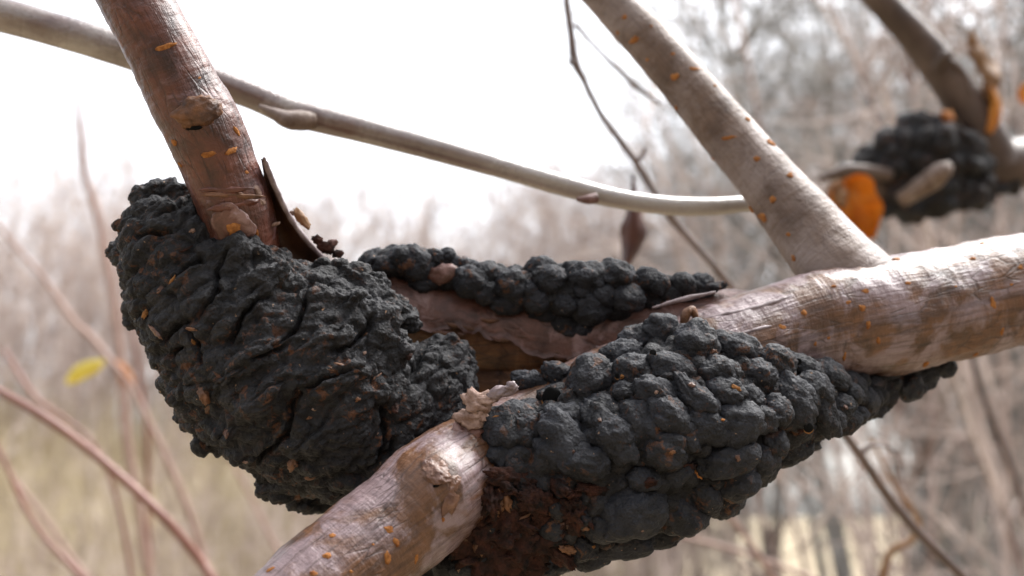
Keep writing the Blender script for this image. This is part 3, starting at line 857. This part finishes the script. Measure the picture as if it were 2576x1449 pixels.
# --- rear knot: a row of nodules along the top of the rear limb
rows_g3 = [(930, 668, .236, 12), (980, 664, .236, 36), (1100, 684, .236, 36), (1250, 722, .2355, 46), (1400, 735, .2350, 60), (1540, 735, .2345, 54), (1680, 722, .2345, 30), (1800, 720, .235, 14), (1830, 720, .235, 6)]
Z7 = lambda x, y: (885.5 + .375 * x, 563.5 + .375 * y, .375)
hand3 = [(210, 280, 75, 60, 20), (330, 230, 100, 90, 0), (430, 260, 100, 110, 0), (560, 210, 60, 50, 0), (640, 205, 55, 45, 0), (730, 270, 60, 55, 0), (800, 400, 95, 120, 70), (900, 330, 110, 80, 10), (900, 460, 80, 80, 0), (1080, 410, 110, 105, 0), (1050, 530, 110, 75, 0),
         (1270, 300, 100, 80, 20), (1330, 360, 110, 85, 0), (1240, 520, 85, 90, 0), (1130, 500, 60, 50, 0), (1420, 540, 85, 65, 0), (1590, 380, 140, 110, 0), (1780, 340, 130, 100, -10), (1600, 560, 130, 110, 0), (1420, 680, 100, 80, -20), (1550, 690, 90, 90, 0), (1690, 790, 50, 50, 0), (1690, 480, 90, 80, 0),
         (1840, 500, 110, 90, 0), (1960, 370, 90, 80, 0), (2060, 400, 70, 70, 0), (2130, 470, 75, 55, 0), (2220, 390, 80, 60, -15), (2330, 410, 70, 30, -10), (2420, 420, 60, 18, -5), (1540, 450, 70, 60, 0), (1200, 440, 60, 60, 0)]
gall3, bv_g3 = nodular(rows_g3, .9, hand3, M_NOD, M_GALL, Z7, 8, 26, .0026, .0040, None, .0006, label='low row of round black nodules along the peeling rear limb')
V, Fc = blob(P(1112, 690, .2335), frame_from(-FW, .2), (34 * .235 / F, 24 * .235 / F, .0012), 611, 3, .35, .2)
part('bark_flake', V, Fc, M_STRIP, gall3)
Xb = P(1190, 1015, .196)
for i, (x, y, rx, ry, a, m) in enumerate([(1195, 1012, 26, 40, 60, M_FLAKE), (1222, 1003, 36, 20, 20, M_FLAKE), (1262, 985, 34, 16, 25, M_EDGE), (1178, 1050, 26, 36, 70, M_FLAKE), (1210, 1040, 22, 22, 0, M_FLAKE), (1168, 1090, 30, 44, 80, M_STRIP), (1195, 1120, 18, 46, 5, M_STRIP), (1285, 972, 14, 12, 0, M_EDGE), (1206, 1190, 10, 22, 0, M_EDGE), (1150, 1098, 30, 16, 30, M_STRIP)]):
    s = .196 / F
    V, Fc = blob(P(x, y, .1985), frame_from(-FW * .8 + UP * .4, math.radians(a)), (rx * s, ry * s, .5 * min(rx, ry) * s), 630 + i, 3, .4, .25)
    part('bark_flake', V, Fc, m, br_main)

# curled flake and lifted bark on the main branch
for i, (pts, r0, m) in enumerate([([(1718, 822), (1724, 795), (1738, 780), (1756, 808)], 13, M_SCAR), ([(1765, 800), (1830, 788), (1900, 772), (1960, 755), (1995, 742)], 7, M_EDGE), ([(1835, 850), (1880, 835), (1930, 822), (1985, 818)], 5, M_EDGE),
        ([(1640, 775), (1720, 752), (1800, 735)], 6, M_EDGE), ([(1500, 872), (1560, 880), (1600, 860)], 6, M_EDGE)]):
    p3 = []
    for (x, y) in pts:
        h_ = on_surface(bv_main, x, y)
        p3.append((h_[0] - h_[1] * r0 * .4 * .225 / F) if h_ is not None and i else P(x, y, .2165 if i == 0 else .226))
    c = catmull(np.array(p3), 40)
    R = r0 * .225 / F * (.35 + .65 * np.sin(np.linspace(.1, math.pi - .1, 40)))
    V, qd, uv = tube(c, R, 10, rough=.6, rs=400, seed=40 + i)
    V, fs = capped(V, qd, 10)
    part('lifted_bark', V, fs, m, br_main)
# crumbs beside the peeling sheet
for i, (x, y, rx, ry, a, m) in enumerate([(842, 190, 46, 20, -50, M_LEAFT), (800, 165, 14, 10, 0, M_FLAKE), (905, 275, 26, 18, -20, M_ROT), (940, 305, 34, 26, -20, M_ROT), (965, 285, 18, 14, 0, M_STRIP), (985, 330, 22, 16, 0, M_ROT), (730, 210, 22, 8, 25, M_FLAKE)]):
    X, Y = zoomed([(x, y)])[0]; s = .218 / F * .6166
    V, Fc = blob(P(X, Y, .2205 if i != 6 else .211), frame_from(-FW, math.radians(a)), (rx * s, ry * s, .6 * min(rx, ry) * s), 660 + i, 3, .35, .2)
    part('bark_flake', V, Fc, m, peel)

# ------------------------------------------------------------------ other branches
def stem(name, rows, n, k, m, label, cat, group=None, ground=None, rough=.08):
    c, R = path(rows, n)
    if ground is not None:
        c = np.vstack([c, ground[0]]); R = np.concatenate([R, ground[1]])
    b = c[-1].copy()
    t = thing(name, label, cat, b, group)
    V, q, uv = tube(c, R, k, rough=rough, rs=60, seed=len(ORG))
    V, fs = capped(V, q, k)
    uv = np.vstack([uv, [[0, 0], [0, 0]]])
    o = part('stem', V, fs, m, t, None, uv)
    return t, o

def to_ground(p, x, y, r0, r1):
    g = np.array([x, y, float(hgt(np.array(x), np.array(y))) - .02])
    s = np.array([.15, .35, .65, 1.0])[:, None]
    q = p * (1 - s) + g * s + np.array([0, 0, 1]) * (0.12 * np.sin(s * math.pi)) * (p[2] - g[2])
    return q, np.linspace(r0, r1, 4)

# smooth twig crossing behind the upright branch
rows_t = [(1985, 512, .272, 8), (1930, 512, .271, 18), (1862, 514, .270, 21), (1790, 520, .269, 23), (1700, 519, .268, 24), (1600, 508, .267, 24), (1500, 488, .266, 25), (1380, 456, .265, 27), (1250, 418, .264, 28), (1100, 376, .262, 30), (950, 336, .26, 32), (800, 298, .258, 35), (728, 280, .257, 37), (640, 243, .256, 34),
          (540, 206, .255, 36), (400, 157, .253, 40), (250, 108, .251, 42), (120, 70, .25, 43), (-20, 32, .249, 44), (-250, -20, .248, 46), (-700, -50, .26, 50), (-1500, 0, .33, 60)]
pt = P(-1500, 0, .33)
tw, tw_o = stem('bare_twig', rows_t, 300, 28, M_TWIG, 'smooth grey twig with a white sheen crossing behind the dark red branch', 'twig', None, to_ground(pt, -.75, .6, .010, .018), .07)
for rows, nm in (([(790, 302, .256, 22), (755, 303, .254, 27), (722, 300, .252, 24), (688, 285, .251, 15), (652, 266, .251, 5)], 'spur'), ([(1500, 498, .262, 14), (1475, 502, .261, 12), (1450, 500, .261, 5)], 'bud')):
    c, R = path(rows, 24); V, q, uv = tube(c, R, 14, rough=.15, rs=200, seed=4); V, fs = capped(V, q, 14)
    part(nm, V, fs, M_DIAG if nm == 'spur' else M_STRIP, tw, None, np.vstack([uv, [[0, 0], [0, 0]]]))

# thin kinked twig further back, with a curled dead leaf
rows_k = [(1395, -500, .40, 6), (1405, -200, .40, 8), (1425, 0, .40, 9), (1436, 80, .40, 10), (1446, 152, .40, 12), (1470, 205, .40, 8), (1510, 285, .405, 8), (1565, 360, .41, 9), (1600, 408, .41, 9), (1650, 490, .415, 8), (1700, 560, .42, 10), (1770, 640, .42, 8), (1840, 722, .425, 9), (1990, 915, .43, 10), (2140, 1112, .43, 11), (2260, 1282, .44, 12), (2420, 1449, .44, 12), (2700, 1720, .45, 13)]
kt, _ = stem('thin_twig', rows_k, 240, 12, M_DARKTW, 'thin kinked dark twig with a curled dead leaf hanging from it', 'twig', None, to_ground(P(2700, 1720, .45), .42, .62, .0024, .004), .1)
for rows in ([(1448, 60, .40, 6), (1490, 110, .405, 5), (1545, 165, .41, 6), (1600, 215, .42, 7), (1660, 262, .43, 4)], [(1600, 405, .41, 6), (1618, 390, .41, 6), (1622, 372, .41, 4)], [(1446, 152, .40, 9), (1438, 158, .398, 8), (1432, 150, .398, 4)], [(1700, 560, .42, 8), (1690, 548, .42, 6), (1682, 530, .42, 3)],
        [(2165, 1140, .431, 7), (2190, 1122, .432, 5), (2230, 1122, .434, 4), (2255, 1145, .436, 4)]):
    c, R = path(rows, 20); V, q, uv = tube(c, R, 8); V, fs = capped(V, q, 8); part('side_twig', V, fs, M_DARKTW, kt)

def leaf(name, outline, depth, curl, m, parent, seed=0, n=9, k=13, thick=.00025, tilt=(0, 0), crumple=.002):
    """leaf from a mid-line and half-widths in the picture, cupped along its length"""
    o = np.asarray(outline, float)
    mid = catmull(np.hstack([o[:, :2], o[:, 2:3], np.zeros((len(o), 1))]), k)
    d = np.gradient(mid[:, :2], axis=0); d /= np.linalg.norm(d, axis=1)[:, None]
    nn = np.stack([-d[:, 1], d[:, 0]], 1)
    s = np.linspace(-1, 1, n)
    X = mid[:, None, 0] + nn[:, None, 0] * s[None] * mid[:, None, 2]
    Y = mid[:, None, 1] + nn[:, None, 1] * s[None] * mid[:, None, 2]
    dep = depth + tilt[0] * np.linspace(0, 1, k)[:, None] + tilt[1] * s[None] + curl * (s[None] ** 2) * np.ones((k, 1))
    V = P(X.ravel(), Y.ravel(), dep.ravel())
    V = V + FW * (crumple * fbm(V * 110, 3, seed))[:, None] + RT * (crumple * .5 * fbm(V * 150, 3, seed + 3))[:, None]
    V2 = V + FW * thick
    i = np.arange(k - 1)[:, None] * n; j = np.arange(n - 1)[None]
    q = np.stack([i + j, i + j + 1, i + n + j + 1, i + n + j], -1).reshape(-1, 4)
    off = len(V); e = []
    for r in range(k - 1):
        for col in (0, n - 1): e.append([r * n + col, (r + 1) * n + col, (r + 1) * n + col + off, r * n + col + off])
    return part(name, np.vstack([V, V2]), np.vstack([q, q[:, ::-1] + off, np.array(e)]), m, parent)
leaf('dead_leaf', [(1592, 440, 4), (1596, 480, 8), (1594, 545, 22), (1592, 580, 34), (1586, 625, 24), (1572, 672, 8)], .41, .006, M_LEAFB, kt, 3)

# branch further back on the right with its own knot and dry leaves
rows_b = [(2105, 474, .44, 14), (2150, 468, .44, 40), (2230, 462, .445, 58), (2340, 448, .45, 66), (2450, 430, .455, 66), (2600, 408, .46, 64), (2900, 380, .5, 62), (3600, 400, .62, 66)]
bb_base = P(3600, 400, .62)
BK = 1.4
def far(rows): return [(a, b_, c_ * BK, e) for a, b_, c_, e in rows]
bb_base = P(3600, 400, .62 * BK)
bb, bb_o = stem('knotted_branch', far(rows_b), 160, 28, M_BACKBR, 'blurred knotted branch with orange dry leaves and a small black gall', 'branch', None, to_ground(bb_base, bb_base[0] + .1, bb_base[1] + .15, .02, .03), .1)
rows_bs = [(2500, 420, .452, 60), (2475, 345, .45, 56), (2420, 250, .448, 48), (2360, 165, .447, 46), (2300, 90, .446, 40), (2215, 0, .445, 36), (2080, -150, .445, 32), (1800, -500, .45, 22)]
c, R = path(far(rows_bs), 120); V, q, uv = tube(c, R, 24, rough=.08, rs=60, seed=60); V, fs = capped(V, q, 24)
part('side_branch', V, fs, M_BACKBR, bb)
for rows in ([(2360, 170, .442, 22), (2375, 145, .438, 16), (2395, 130, .437, 8)], [(2380, 150, .44, 14), (2420, 180, .44, 9), (2440, 225, .44, 7), (2452, 260, .442, 5)], [(2270, 500, .428, 20), (2310, 476, .421, 24), (2345, 452, .416, 27), (2372, 430, .412, 24), (2388, 414, .412, 12)], [(2240, 440, .43, 16), (2150, 425, .427, 15), (2110, 432, .425, 13), (2060, 452, .425, 7)]):
    c, R = path(far(rows), 30); V, q, uv = tube(c, R, 14, rough=.2, rs=120, seed=61); V, fs = capped(V, q, 14)
    part('stub', V, fs, M_DIAG if rows[0][0] == 2270 else M_BACKBR, bb, None, np.vstack([uv, [[0, 0], [0, 0]]]))
rows_bg = far([(2090, 462, .44, 16), (2170, 435, .44, 50), (2250, 395, .438, 72), (2330, 375, .438, 80), (2410, 382, .44, 74), (2470, 410, .445, 34)])
Vg, fg = sweep_with_ends(rows_bg, 50, 28, .9)
rows_bg2 = far([(2180, 485, .445, 36), (2290, 486, .44, 58), (2400, 482, .442, 52), (2520, 470, .45, 26), (2570, 462, .452, 6)])
Vg2, fg2 = sweep_with_ends(rows_bg2, 50, 28, .9)
V, N, q = remesh([(Vg, fg), (Vg2, fg2)], .0020)
f1, f2, _ = worley((V + .006 * np.stack([fbm(V * 50, 3, 1), fbm(V * 50, 3, 2), fbm(V * 50, 3, 3)], 1)) / .017, 77)
g1_, g2_, _ = worley(V / .008, 78)
V = V + N * (.0040 * (sstep(0, .3, f2 - f1) - f1) + .0012 * (sstep(0, .3, g2_ - g1_) - g1_) + .007 * fbm(V * 45, 3, 6) + .001 * fbm(V * 200, 3, 5))[:, None]
gb = part('black_knot_gall', V, q, M_GALL, bb)
leaf('dry_leaf', [(2128, 448, 30), (2136, 468, 56), (2150, 515, 64), (2172, 560, 52), (2192, 602, 12)], .405 * BK, -.012, M_LEAFO, bb, 5, 17, 25, crumple=.006)
leaf('dry_leaf', [(2118, 455, 10), (2105, 475, 24), (2112, 500, 26), (2125, 520, 8)], .398 * BK, .004, M_LEAFT, bb, 6)
leaf('dry_leaf', [(2440, 85, 8), (2458, 130, 20), (2485, 190, 26), (2502, 250, 22), (2498, 310, 16), (2485, 345, 6)], .44 * BK, .010, M_LEAFT, bb, 7, 13, 25, crumple=.009)
leaf('dry_leaf', [(2495, 220, 6), (2505, 260, 14), (2502, 300, 16), (2488, 335, 8)], .436 * BK, .004, M_LEAFO, bb, 8)
leaf('dry_leaf', [(2372, 280, 6), (2385, 292, 18), (2402, 300, 6)], .43 * BK, .004, M_LEAFO, bb, 9)
leaf('dry_leaf', [(2590, 205, 6), (2575, 235, 16), (2580, 262, 6)], .44 * BK, .004, M_LEAFO, bb, 10)

# slender shoots in the mid distance
shoots = [
 ([(-500, 760, .55, 14), (-150, 905, .56, 16), (0, 985, .57, 17), (130, 1062, .57, 18), (262, 1163, .58, 19), (400, 1290, .58, 20), (500, 1405, .59, 20), (560, 1490, .59, 20), (800, 1800, .61, 21)], M_REDSTEM, 'thick red brown shoot slanting down across the dry grass', (.0, 1.0)),
 ([(190, 240, 1.5, 10), (205, 330, 1.5, 12), (212, 430, 1.5, 14), (250, 560, 1.5, 15), (285, 760, 1.5, 15), (305, 930, 1.5, 17), (318, 1100, 1.5, 17), (345, 1250, 1.5, 16), (370, 1420, 1.5, 17), (420, 1700, 1.5, 18)], M_PINKSTEM, 'tall pale pinkish shoot bearing one orange leaf', (-.45, 1.55)),
 ([(-40, 520, 1.3, 8), (40, 620, 1.3, 9), (110, 700, 1.3, 10), (180, 800, 1.3, 12), (230, 850, 1.3, 13), (300, 935, 1.3, 13), (350, 1010, 1.3, 12), (480, 1300, 1.3, 14), (560, 1600, 1.3, 14)], M_PINKSTEM, 'pale slanting shoot crossing behind the yellow leaf', (-.35, 1.45)),
 ([(10, 880, 1.1, 9), (90, 1000, 1.1, 10), (200, 1080, 1.1, 8), (260, 1160, 1.1, 8), (300, 1280, 1.1, 8), (340, 1500, 1.1, 9)], M_REDSTEM, 'short dull red shoot with a yellow leaf at its side', (-.4, 1.3)),
 ([(-30, 1080, .8, 9), (20, 1180, .8, 10), (60, 1270, .8, 11), (120, 1360, .8, 11), (220, 1470, .8, 12), (400, 1700, .82, 12)], M_REDSTEM, 'dark red shoot leaning among pale grass stalks', (-.2, 1.0)),
 ([(40, 1210, .95, 8), (110, 1300, .95, 9), (180, 1400, .95, 9), (260, 1500, .95, 10)], M_PINKSTEM, 'short pinkish shoot low in the dry grass', (-.25, 1.05)),
 ([(330, 820, 1.8, 8), (360, 1000, 1.8, 9), (370, 1100, 1.8, 10), (372, 1250, 1.8, 10), (380, 1500, 1.8, 10)], M_REDSTEM, 'upright thin red shoot just beside the gall', (-.55, 1.85)),
 ([(560, 1120, 1.4, 7), (620, 1230, 1.4, 8), (680, 1350, 1.4, 8), (740, 1480, 1.4, 9)], M_PINKSTEM, 'faint slanting shoot under the big gall', (-.2, 1.5)),
 ([(1760, 1180, .75, 8), (1830, 1290, .75, 11), (1890, 1370, .75, 12), (1945, 1455, .75, 13), (2050, 1650, .77, 13)], M_PINKSTEM, 'pale pink shoot slanting under the nodular gall', (.25, .95)),
 ([(1620, 1330, 1.0, 7), (1760, 1360, 1.0, 9), (1900, 1400, 1.0, 9), (2100, 1480, 1.0, 10)], M_PINKSTEM, 'flat lying pinkish shoot below the nodular gall', (.45, 1.2)),
 ([(2420, 700, 1.0, 7), (2450, 920, 1.0, 11), (2490, 1040, 1.0, 12), (2545, 1180, 1.0, 12), (2600, 1330, 1.0, 12), (2700, 1600, 1.0, 13)], M_DARKTW, 'dim grey shoot below the thick branch end', (.6, 1.15)),
 ([(2190, 1100, .62, 6), (2250, 1220, .62, 10), (2310, 1310, .62, 13), (2290, 1360, .62, 14), (2240, 1390, .62, 15), (2220, 1470, .62, 14), (2230, 1600, .63, 14)], M_LEAFT, 'bent tan stalk of dead plant below the gall', (.28, .8)),
]
for rows, m, lab, (gx, gy) in shoots:
    r = rows[-1]
    p = P(r[0], r[1], r[2])
    rows = [(a, b_, c_, e * .62) for a, b_, c_, e in rows]
    t, o = stem('shoot', rows, 70, 10, m, lab, 'shoot', 'shoots in the middle distance', to_ground(p, p[0] + .05, p[1] + .25, r[3] * r[2] / F, r[3] * r[2] / F * 1.3), .12)
    if 'yellow' in lab and 'short' in lab:
        leaf('yellow_leaf', [(168, 965, 6), (190, 945, 18), (215, 930, 20), (240, 920, 16), (262, 908, 5)], 1.1, .004, M_LEAFY, t, 11)
    if 'orange leaf' in lab:
        leaf('orange_leaf', [(292, 910, 5), (305, 930, 16), (320, 950, 16), (334, 968, 5)], 1.47, .004, M_LEAFO, t, 12)

# ------------------------------------------------------------------ thicket, trees, grass
def twig_mesh(lines, radii, k=3):
    """lines: (n, m, 3) polylines of equal length, radii (n, m) -> verts, quads"""
    n, m, _ = lines.shape
    t = np.gradient(lines, axis=1); t /= np.maximum(np.linalg.norm(t, axis=2), 1e-9)[..., None]
    ref = np.where(np.abs(t[..., 2:3]) < .9, np.array([0, 0, 1.0]), np.array([1.0, 0, 0]))
    a = np.cross(t, ref); a /= np.maximum(np.linalg.norm(a, axis=2), 1e-9)[..., None]
    b = np.cross(t, a)
    th = np.arange(k) * 2 * math.pi / k
    V = lines[:, :, None] + (a[:, :, None] * np.cos(th)[None, None, :, None] + b[:, :, None] * np.sin(th)[None, None, :, None]) * radii[:, :, None, None]
    base = (np.arange(n) * m * k)[:, None, None]
    i = (np.arange(m - 1) * k)[None, :, None]; j = np.arange(k)[None, None]
    q = np.stack([base + i + j, base + i + (j + 1) % k, base + i + k + (j + 1) % k, base + i + k + j], -1).reshape(-1, 4)
    return V.reshape(-1, 3), q

def kids(lines, radii, per, lo, hi, length, spread, rise, rad, r_, m=4):
    """side shoots growing from random places on parent polylines"""
    n, pm, _ = lines.shape
    idx = np.repeat(np.arange(n), per)
    u = r_.uniform(lo, hi, len(idx)) * (pm - 1)
    i = np.minimum(u.astype(int), pm - 2); f = (u - i)[:, None]
    p0 = lines[idx, i] * (1 - f) + lines[idx, i + 1] * f
    d = lines[idx, i + 1] - lines[idx, i]; d /= np.maximum(np.linalg.norm(d, axis=1), 1e-9)[:, None]
    v = r_.normal(size=(len(idx), 3)); v -= d * (v * d).sum(1)[:, None]; v /= np.linalg.norm(v, axis=1)[:, None]
    dir_ = d * (1 - spread) + v * spread + np.array([0, 0, rise]); dir_ /= np.linalg.norm(dir_, axis=1)[:, None]
    L = length * r_.uniform(.5, 1.2, len(idx)) * (1 - .5 * (u / (pm - 1)))
    s = np.linspace(0, 1, m)
    curve = r_.normal(size=(len(idx), 3)) * .25; curve[:, 2] += rise * .4
    out = p0[:, None] + (dir_[:, None] * s[None, :, None] + curve[:, None] * (s ** 2)[None, :, None] * .5) * L[:, None, None]
    rr_ = rad * (1 - .65 * s)[None] * r_.uniform(.7, 1.2, len(idx))[:, None]
    return out, rr_

def shrub(seed, H, stems=9, b=9, tw=7, lean=.35, thick=.016, low=.06):
    r_ = np.random.default_rng(seed)
    m = 7; s = np.linspace(0, 1, m)
    base = np.stack([r_.normal(0, .18, stems), r_.normal(0, .18, stems), np.full(stems, -.05)], 1)
    az = r_.uniform(0, 2 * math.pi, stems); ln = r_.uniform(.05, lean, stems)
    top = np.stack([np.cos(az) * ln, np.sin(az) * ln, np.ones(stems)], 1) * (H * r_.uniform(.7, 1.05, stems))[:, None]
    L0 = base[:, None] + top[:, None] * s[None, :, None] + np.cumsum(r_.normal(0, .035, (stems, m, 3)), 1) * H * .3 * s[None, :, None]
    R0 = thick * (1 - .8 * s)[None] * r_.uniform(.6, 1.2, stems)[:, None]
    L1, R1 = kids(L0, R0, b, low, .97, H * .34, .60, .22, thick * .36, r_, 5)
    L2, R2 = kids(L1, R1, tw, .1, 1.0, H * .15, .68, .12, thick * .18, r_, 4)
    return (L0, R0), (L1, R1), (L2, R2)

def assemble(parts_):
    Vs, Qs, o = [], [], 0
    for L, R in parts_:
        V, q = twig_mesh(L, R)
        Vs.append(V); Qs.append(q + o); o += len(V)
    return np.vstack(Vs), np.vstack(Qs)

variants = [assemble(shrub(100 + i, 3.0, 9, 9, 8)) for i in range(5)]
def at_dist(xpix, dist):
    """ground point in the direction of picture column xpix at horizontal distance dist"""
    X = (xpix - 1288) / F * dist / math.cos(PITCH) * 1.0
    return X, dist
Vs, Qs, o = [], [], 0
GV, GQ, go = [], [], 0
r_ = np.random.default_rng(5)
def top_y(x):                       # skyline of the thicket in the picture
    return np.interp(x, [-900, 0, 80, 200, 330, 460, 700, 900, 1150, 1330, 1500, 1620, 1720, 1850, 2000, 2700, 3600], [380, 410, 320, 280, 330, 395, 385, 400, 370, 345, 345, 320, 280, 280, 300, 300, 300])
spots = []
for dist, step in ((4.6, 260), (5.6, 260), (8.5, 230), (10.0, 160), (12.0, 120), (15.0, 110)):
    x = -900 + r_.uniform(0, step)
    while x < 3500:
        spots.append((x, dist + r_.uniform(-.8, .8)))
        x += step * r_.uniform(.7, 1.3)
for x, dist in spots:
    X, Y = at_dist(x, dist)
    g = float(hgt(np.array(X), np.array(Y)))
    ty = top_y(x) + r_.uniform(-10, 90) + (60 if dist < 9 else 0)
    topz = 1.2 + dist * math.tan(PITCH + math.atan((724.5 - ty) / F))
    if dist < 7: topz = g + r_.uniform(1.0, 1.9)
    if 1790 < x < 2290 and dist > 7: continue
    if 1790 < x < 2290: topz = g + .8
    sc = max(.25, (topz - g) / 3.0)
    V, q = variants[r_.integers(5)]
    a = r_.uniform(0, 6.28); ca, sa = math.cos(a), math.sin(a)
    W = np.stack([V[:, 0] * ca - V[:, 1] * sa, V[:, 0] * sa + V[:, 1] * ca, V[:, 2]], 1) * np.array([sc * .8, sc * .8, sc])
    if x + r_.uniform(-150, 150) > 1780:
        GV.append(W + np.array([X, Y, g])); GQ.append(q + go); go += len(V)
    else:
        Vs.append(W + np.array([X, Y, g])); Qs.append(q + o); o += len(V)
for k in range(26):                      # unseen shrubs added behind the camera to block low light on the fronts
    a = math.radians(180 + 360 * (k / 26.0) * .62 + 34) + r_.uniform(-.06, .06)
    dist = r_.uniform(2.6, 5.0)
    X, Y = dist * math.cos(a), dist * math.sin(a)
    V, q = variants[r_.integers(5)]
    g = float(hgt(np.array(X), np.array(Y)))
    sc = r_.uniform(1.0, 1.45)
    Vs.append(V * sc + np.array([X, Y, g])); Qs.append(q + o); o += len(V)
th = part('shrub_thicket', np.vstack(Vs), np.vstack(Qs), M_THICK, None, np.zeros(3), smooth=False)
th['kind'] = 'stuff'
th2 = part('grey_thicket', np.vstack(GV), np.vstack(GQ), M_GREY, None, np.zeros(3), smooth=False)
th2['kind'] = 'stuff'
tag(th2, 'blurred grey brush of bare shrubs under the grey trees', 'thicket')
tag(th, 'blurred thicket of bare pinkish brown shrubs behind the branches', 'thicket')

def tree(xpix, dist, H, seed, m, label, stems=3, b=22, tw=11, lean=.2, low=.20):
    X, Y = at_dist(xpix, dist)
    g = float(hgt(np.array(X), np.array(Y)))
    A, B_, C_ = shrub(seed, H, stems, b, tw, lean, .06, low)
    t = thing('bare_tree', label, 'tree', np.array([X, Y, g]), 'bare trees behind the branches')
    off = np.array([X, Y, g])
    V, q = assemble([A]); part('trunk', V + off, q, m, t, off)
    D_ = kids(C_[0], C_[1], 3, .2, 1, H * .06, .55, .2, .0046, np.random.default_rng(seed + 1), 3)
    B2 = (B_[0], B_[1]); C2 = (C_[0], np.maximum(C_[1] * .85, .0048))
    V, q = assemble([B2, C2, D_]); part('crown', V + off, q, m, t, off)
tree(2150, 8.5, 8.5, 301, M_GREY, 'tall grey bare tree rising behind the diagonal branch', 4, 24, 11, .3)
tree(2700, 7.5, 8.0, 302, M_GREY, 'grey many stemmed bare tree behind the knotted branch', 4, 24, 11, .3)
tree(2400, 11.5, 9.5, 303, M_GREY, 'farther grey bare tree seen between the two nearer ones', 4, 24, 11, .3)

tree(1900, 13, 8.0, 304, M_GREY, 'slighter grey bare tree at the edge of the open sky', 4, 22, 11, .22)
tree(2280, 10, 8.5, 305, M_GREY, 'grey bare tree with low boughs above the bright gaps', 5, 20, 9, .35, .05)
def grass():
    r_ = np.random.default_rng(9)
    n = 42000
    d = r_.uniform(2.6, 13, n) ; x = r_.uniform(-1500, 3600, n)
    X = (x - 1288) / F * d / math.cos(PITCH); Y = d
    Zg = hgt(X, Y)
    H = r_.uniform(.25, .75, n) * np.where(X < 0, 1.15, .9)
    az = r_.uniform(0, 6.28, n); bend = r_.uniform(.1, .6, n)
    s = np.linspace(0, 1, 4)
    L = np.stack([X, Y, Zg - .02], 1)[:, None] + np.stack([np.cos(az)[:, None] * bend[:, None] * s[None] ** 2, np.sin(az)[:, None] * bend[:, None] * s[None] ** 2, s[None] * np.ones((n, 1))], -1) * H[:, None, None]
    wd = (.004 * (1 - .8 * s))[None] * r_.uniform(.6, 1.3, n)[:, None]
    side = np.stack([-np.sin(az + .6), np.cos(az + .6), np.zeros(n)], 1)
    V = np.stack([L - side[:, None] * wd[..., None], L + side[:, None] * wd[..., None]], 2).reshape(-1, 3)
    b = (np.arange(n) * 8)[:, None]; i = (np.arange(3) * 2)[None]
    q = np.stack([b + i, b + i + 1, b + i + 3, b + i + 2], -1).reshape(-1, 4)
    keep = np.repeat(X < 1.0 + r_.normal(0, .3, n), 3)
    q = q[keep]
    g = part('dry_grass', V, q, M_GRASS, None, np.zeros(3))
    g['kind'] = 'stuff'
    tag(g, 'tall straw coloured dry grass covering the bank', 'grass')
grass()
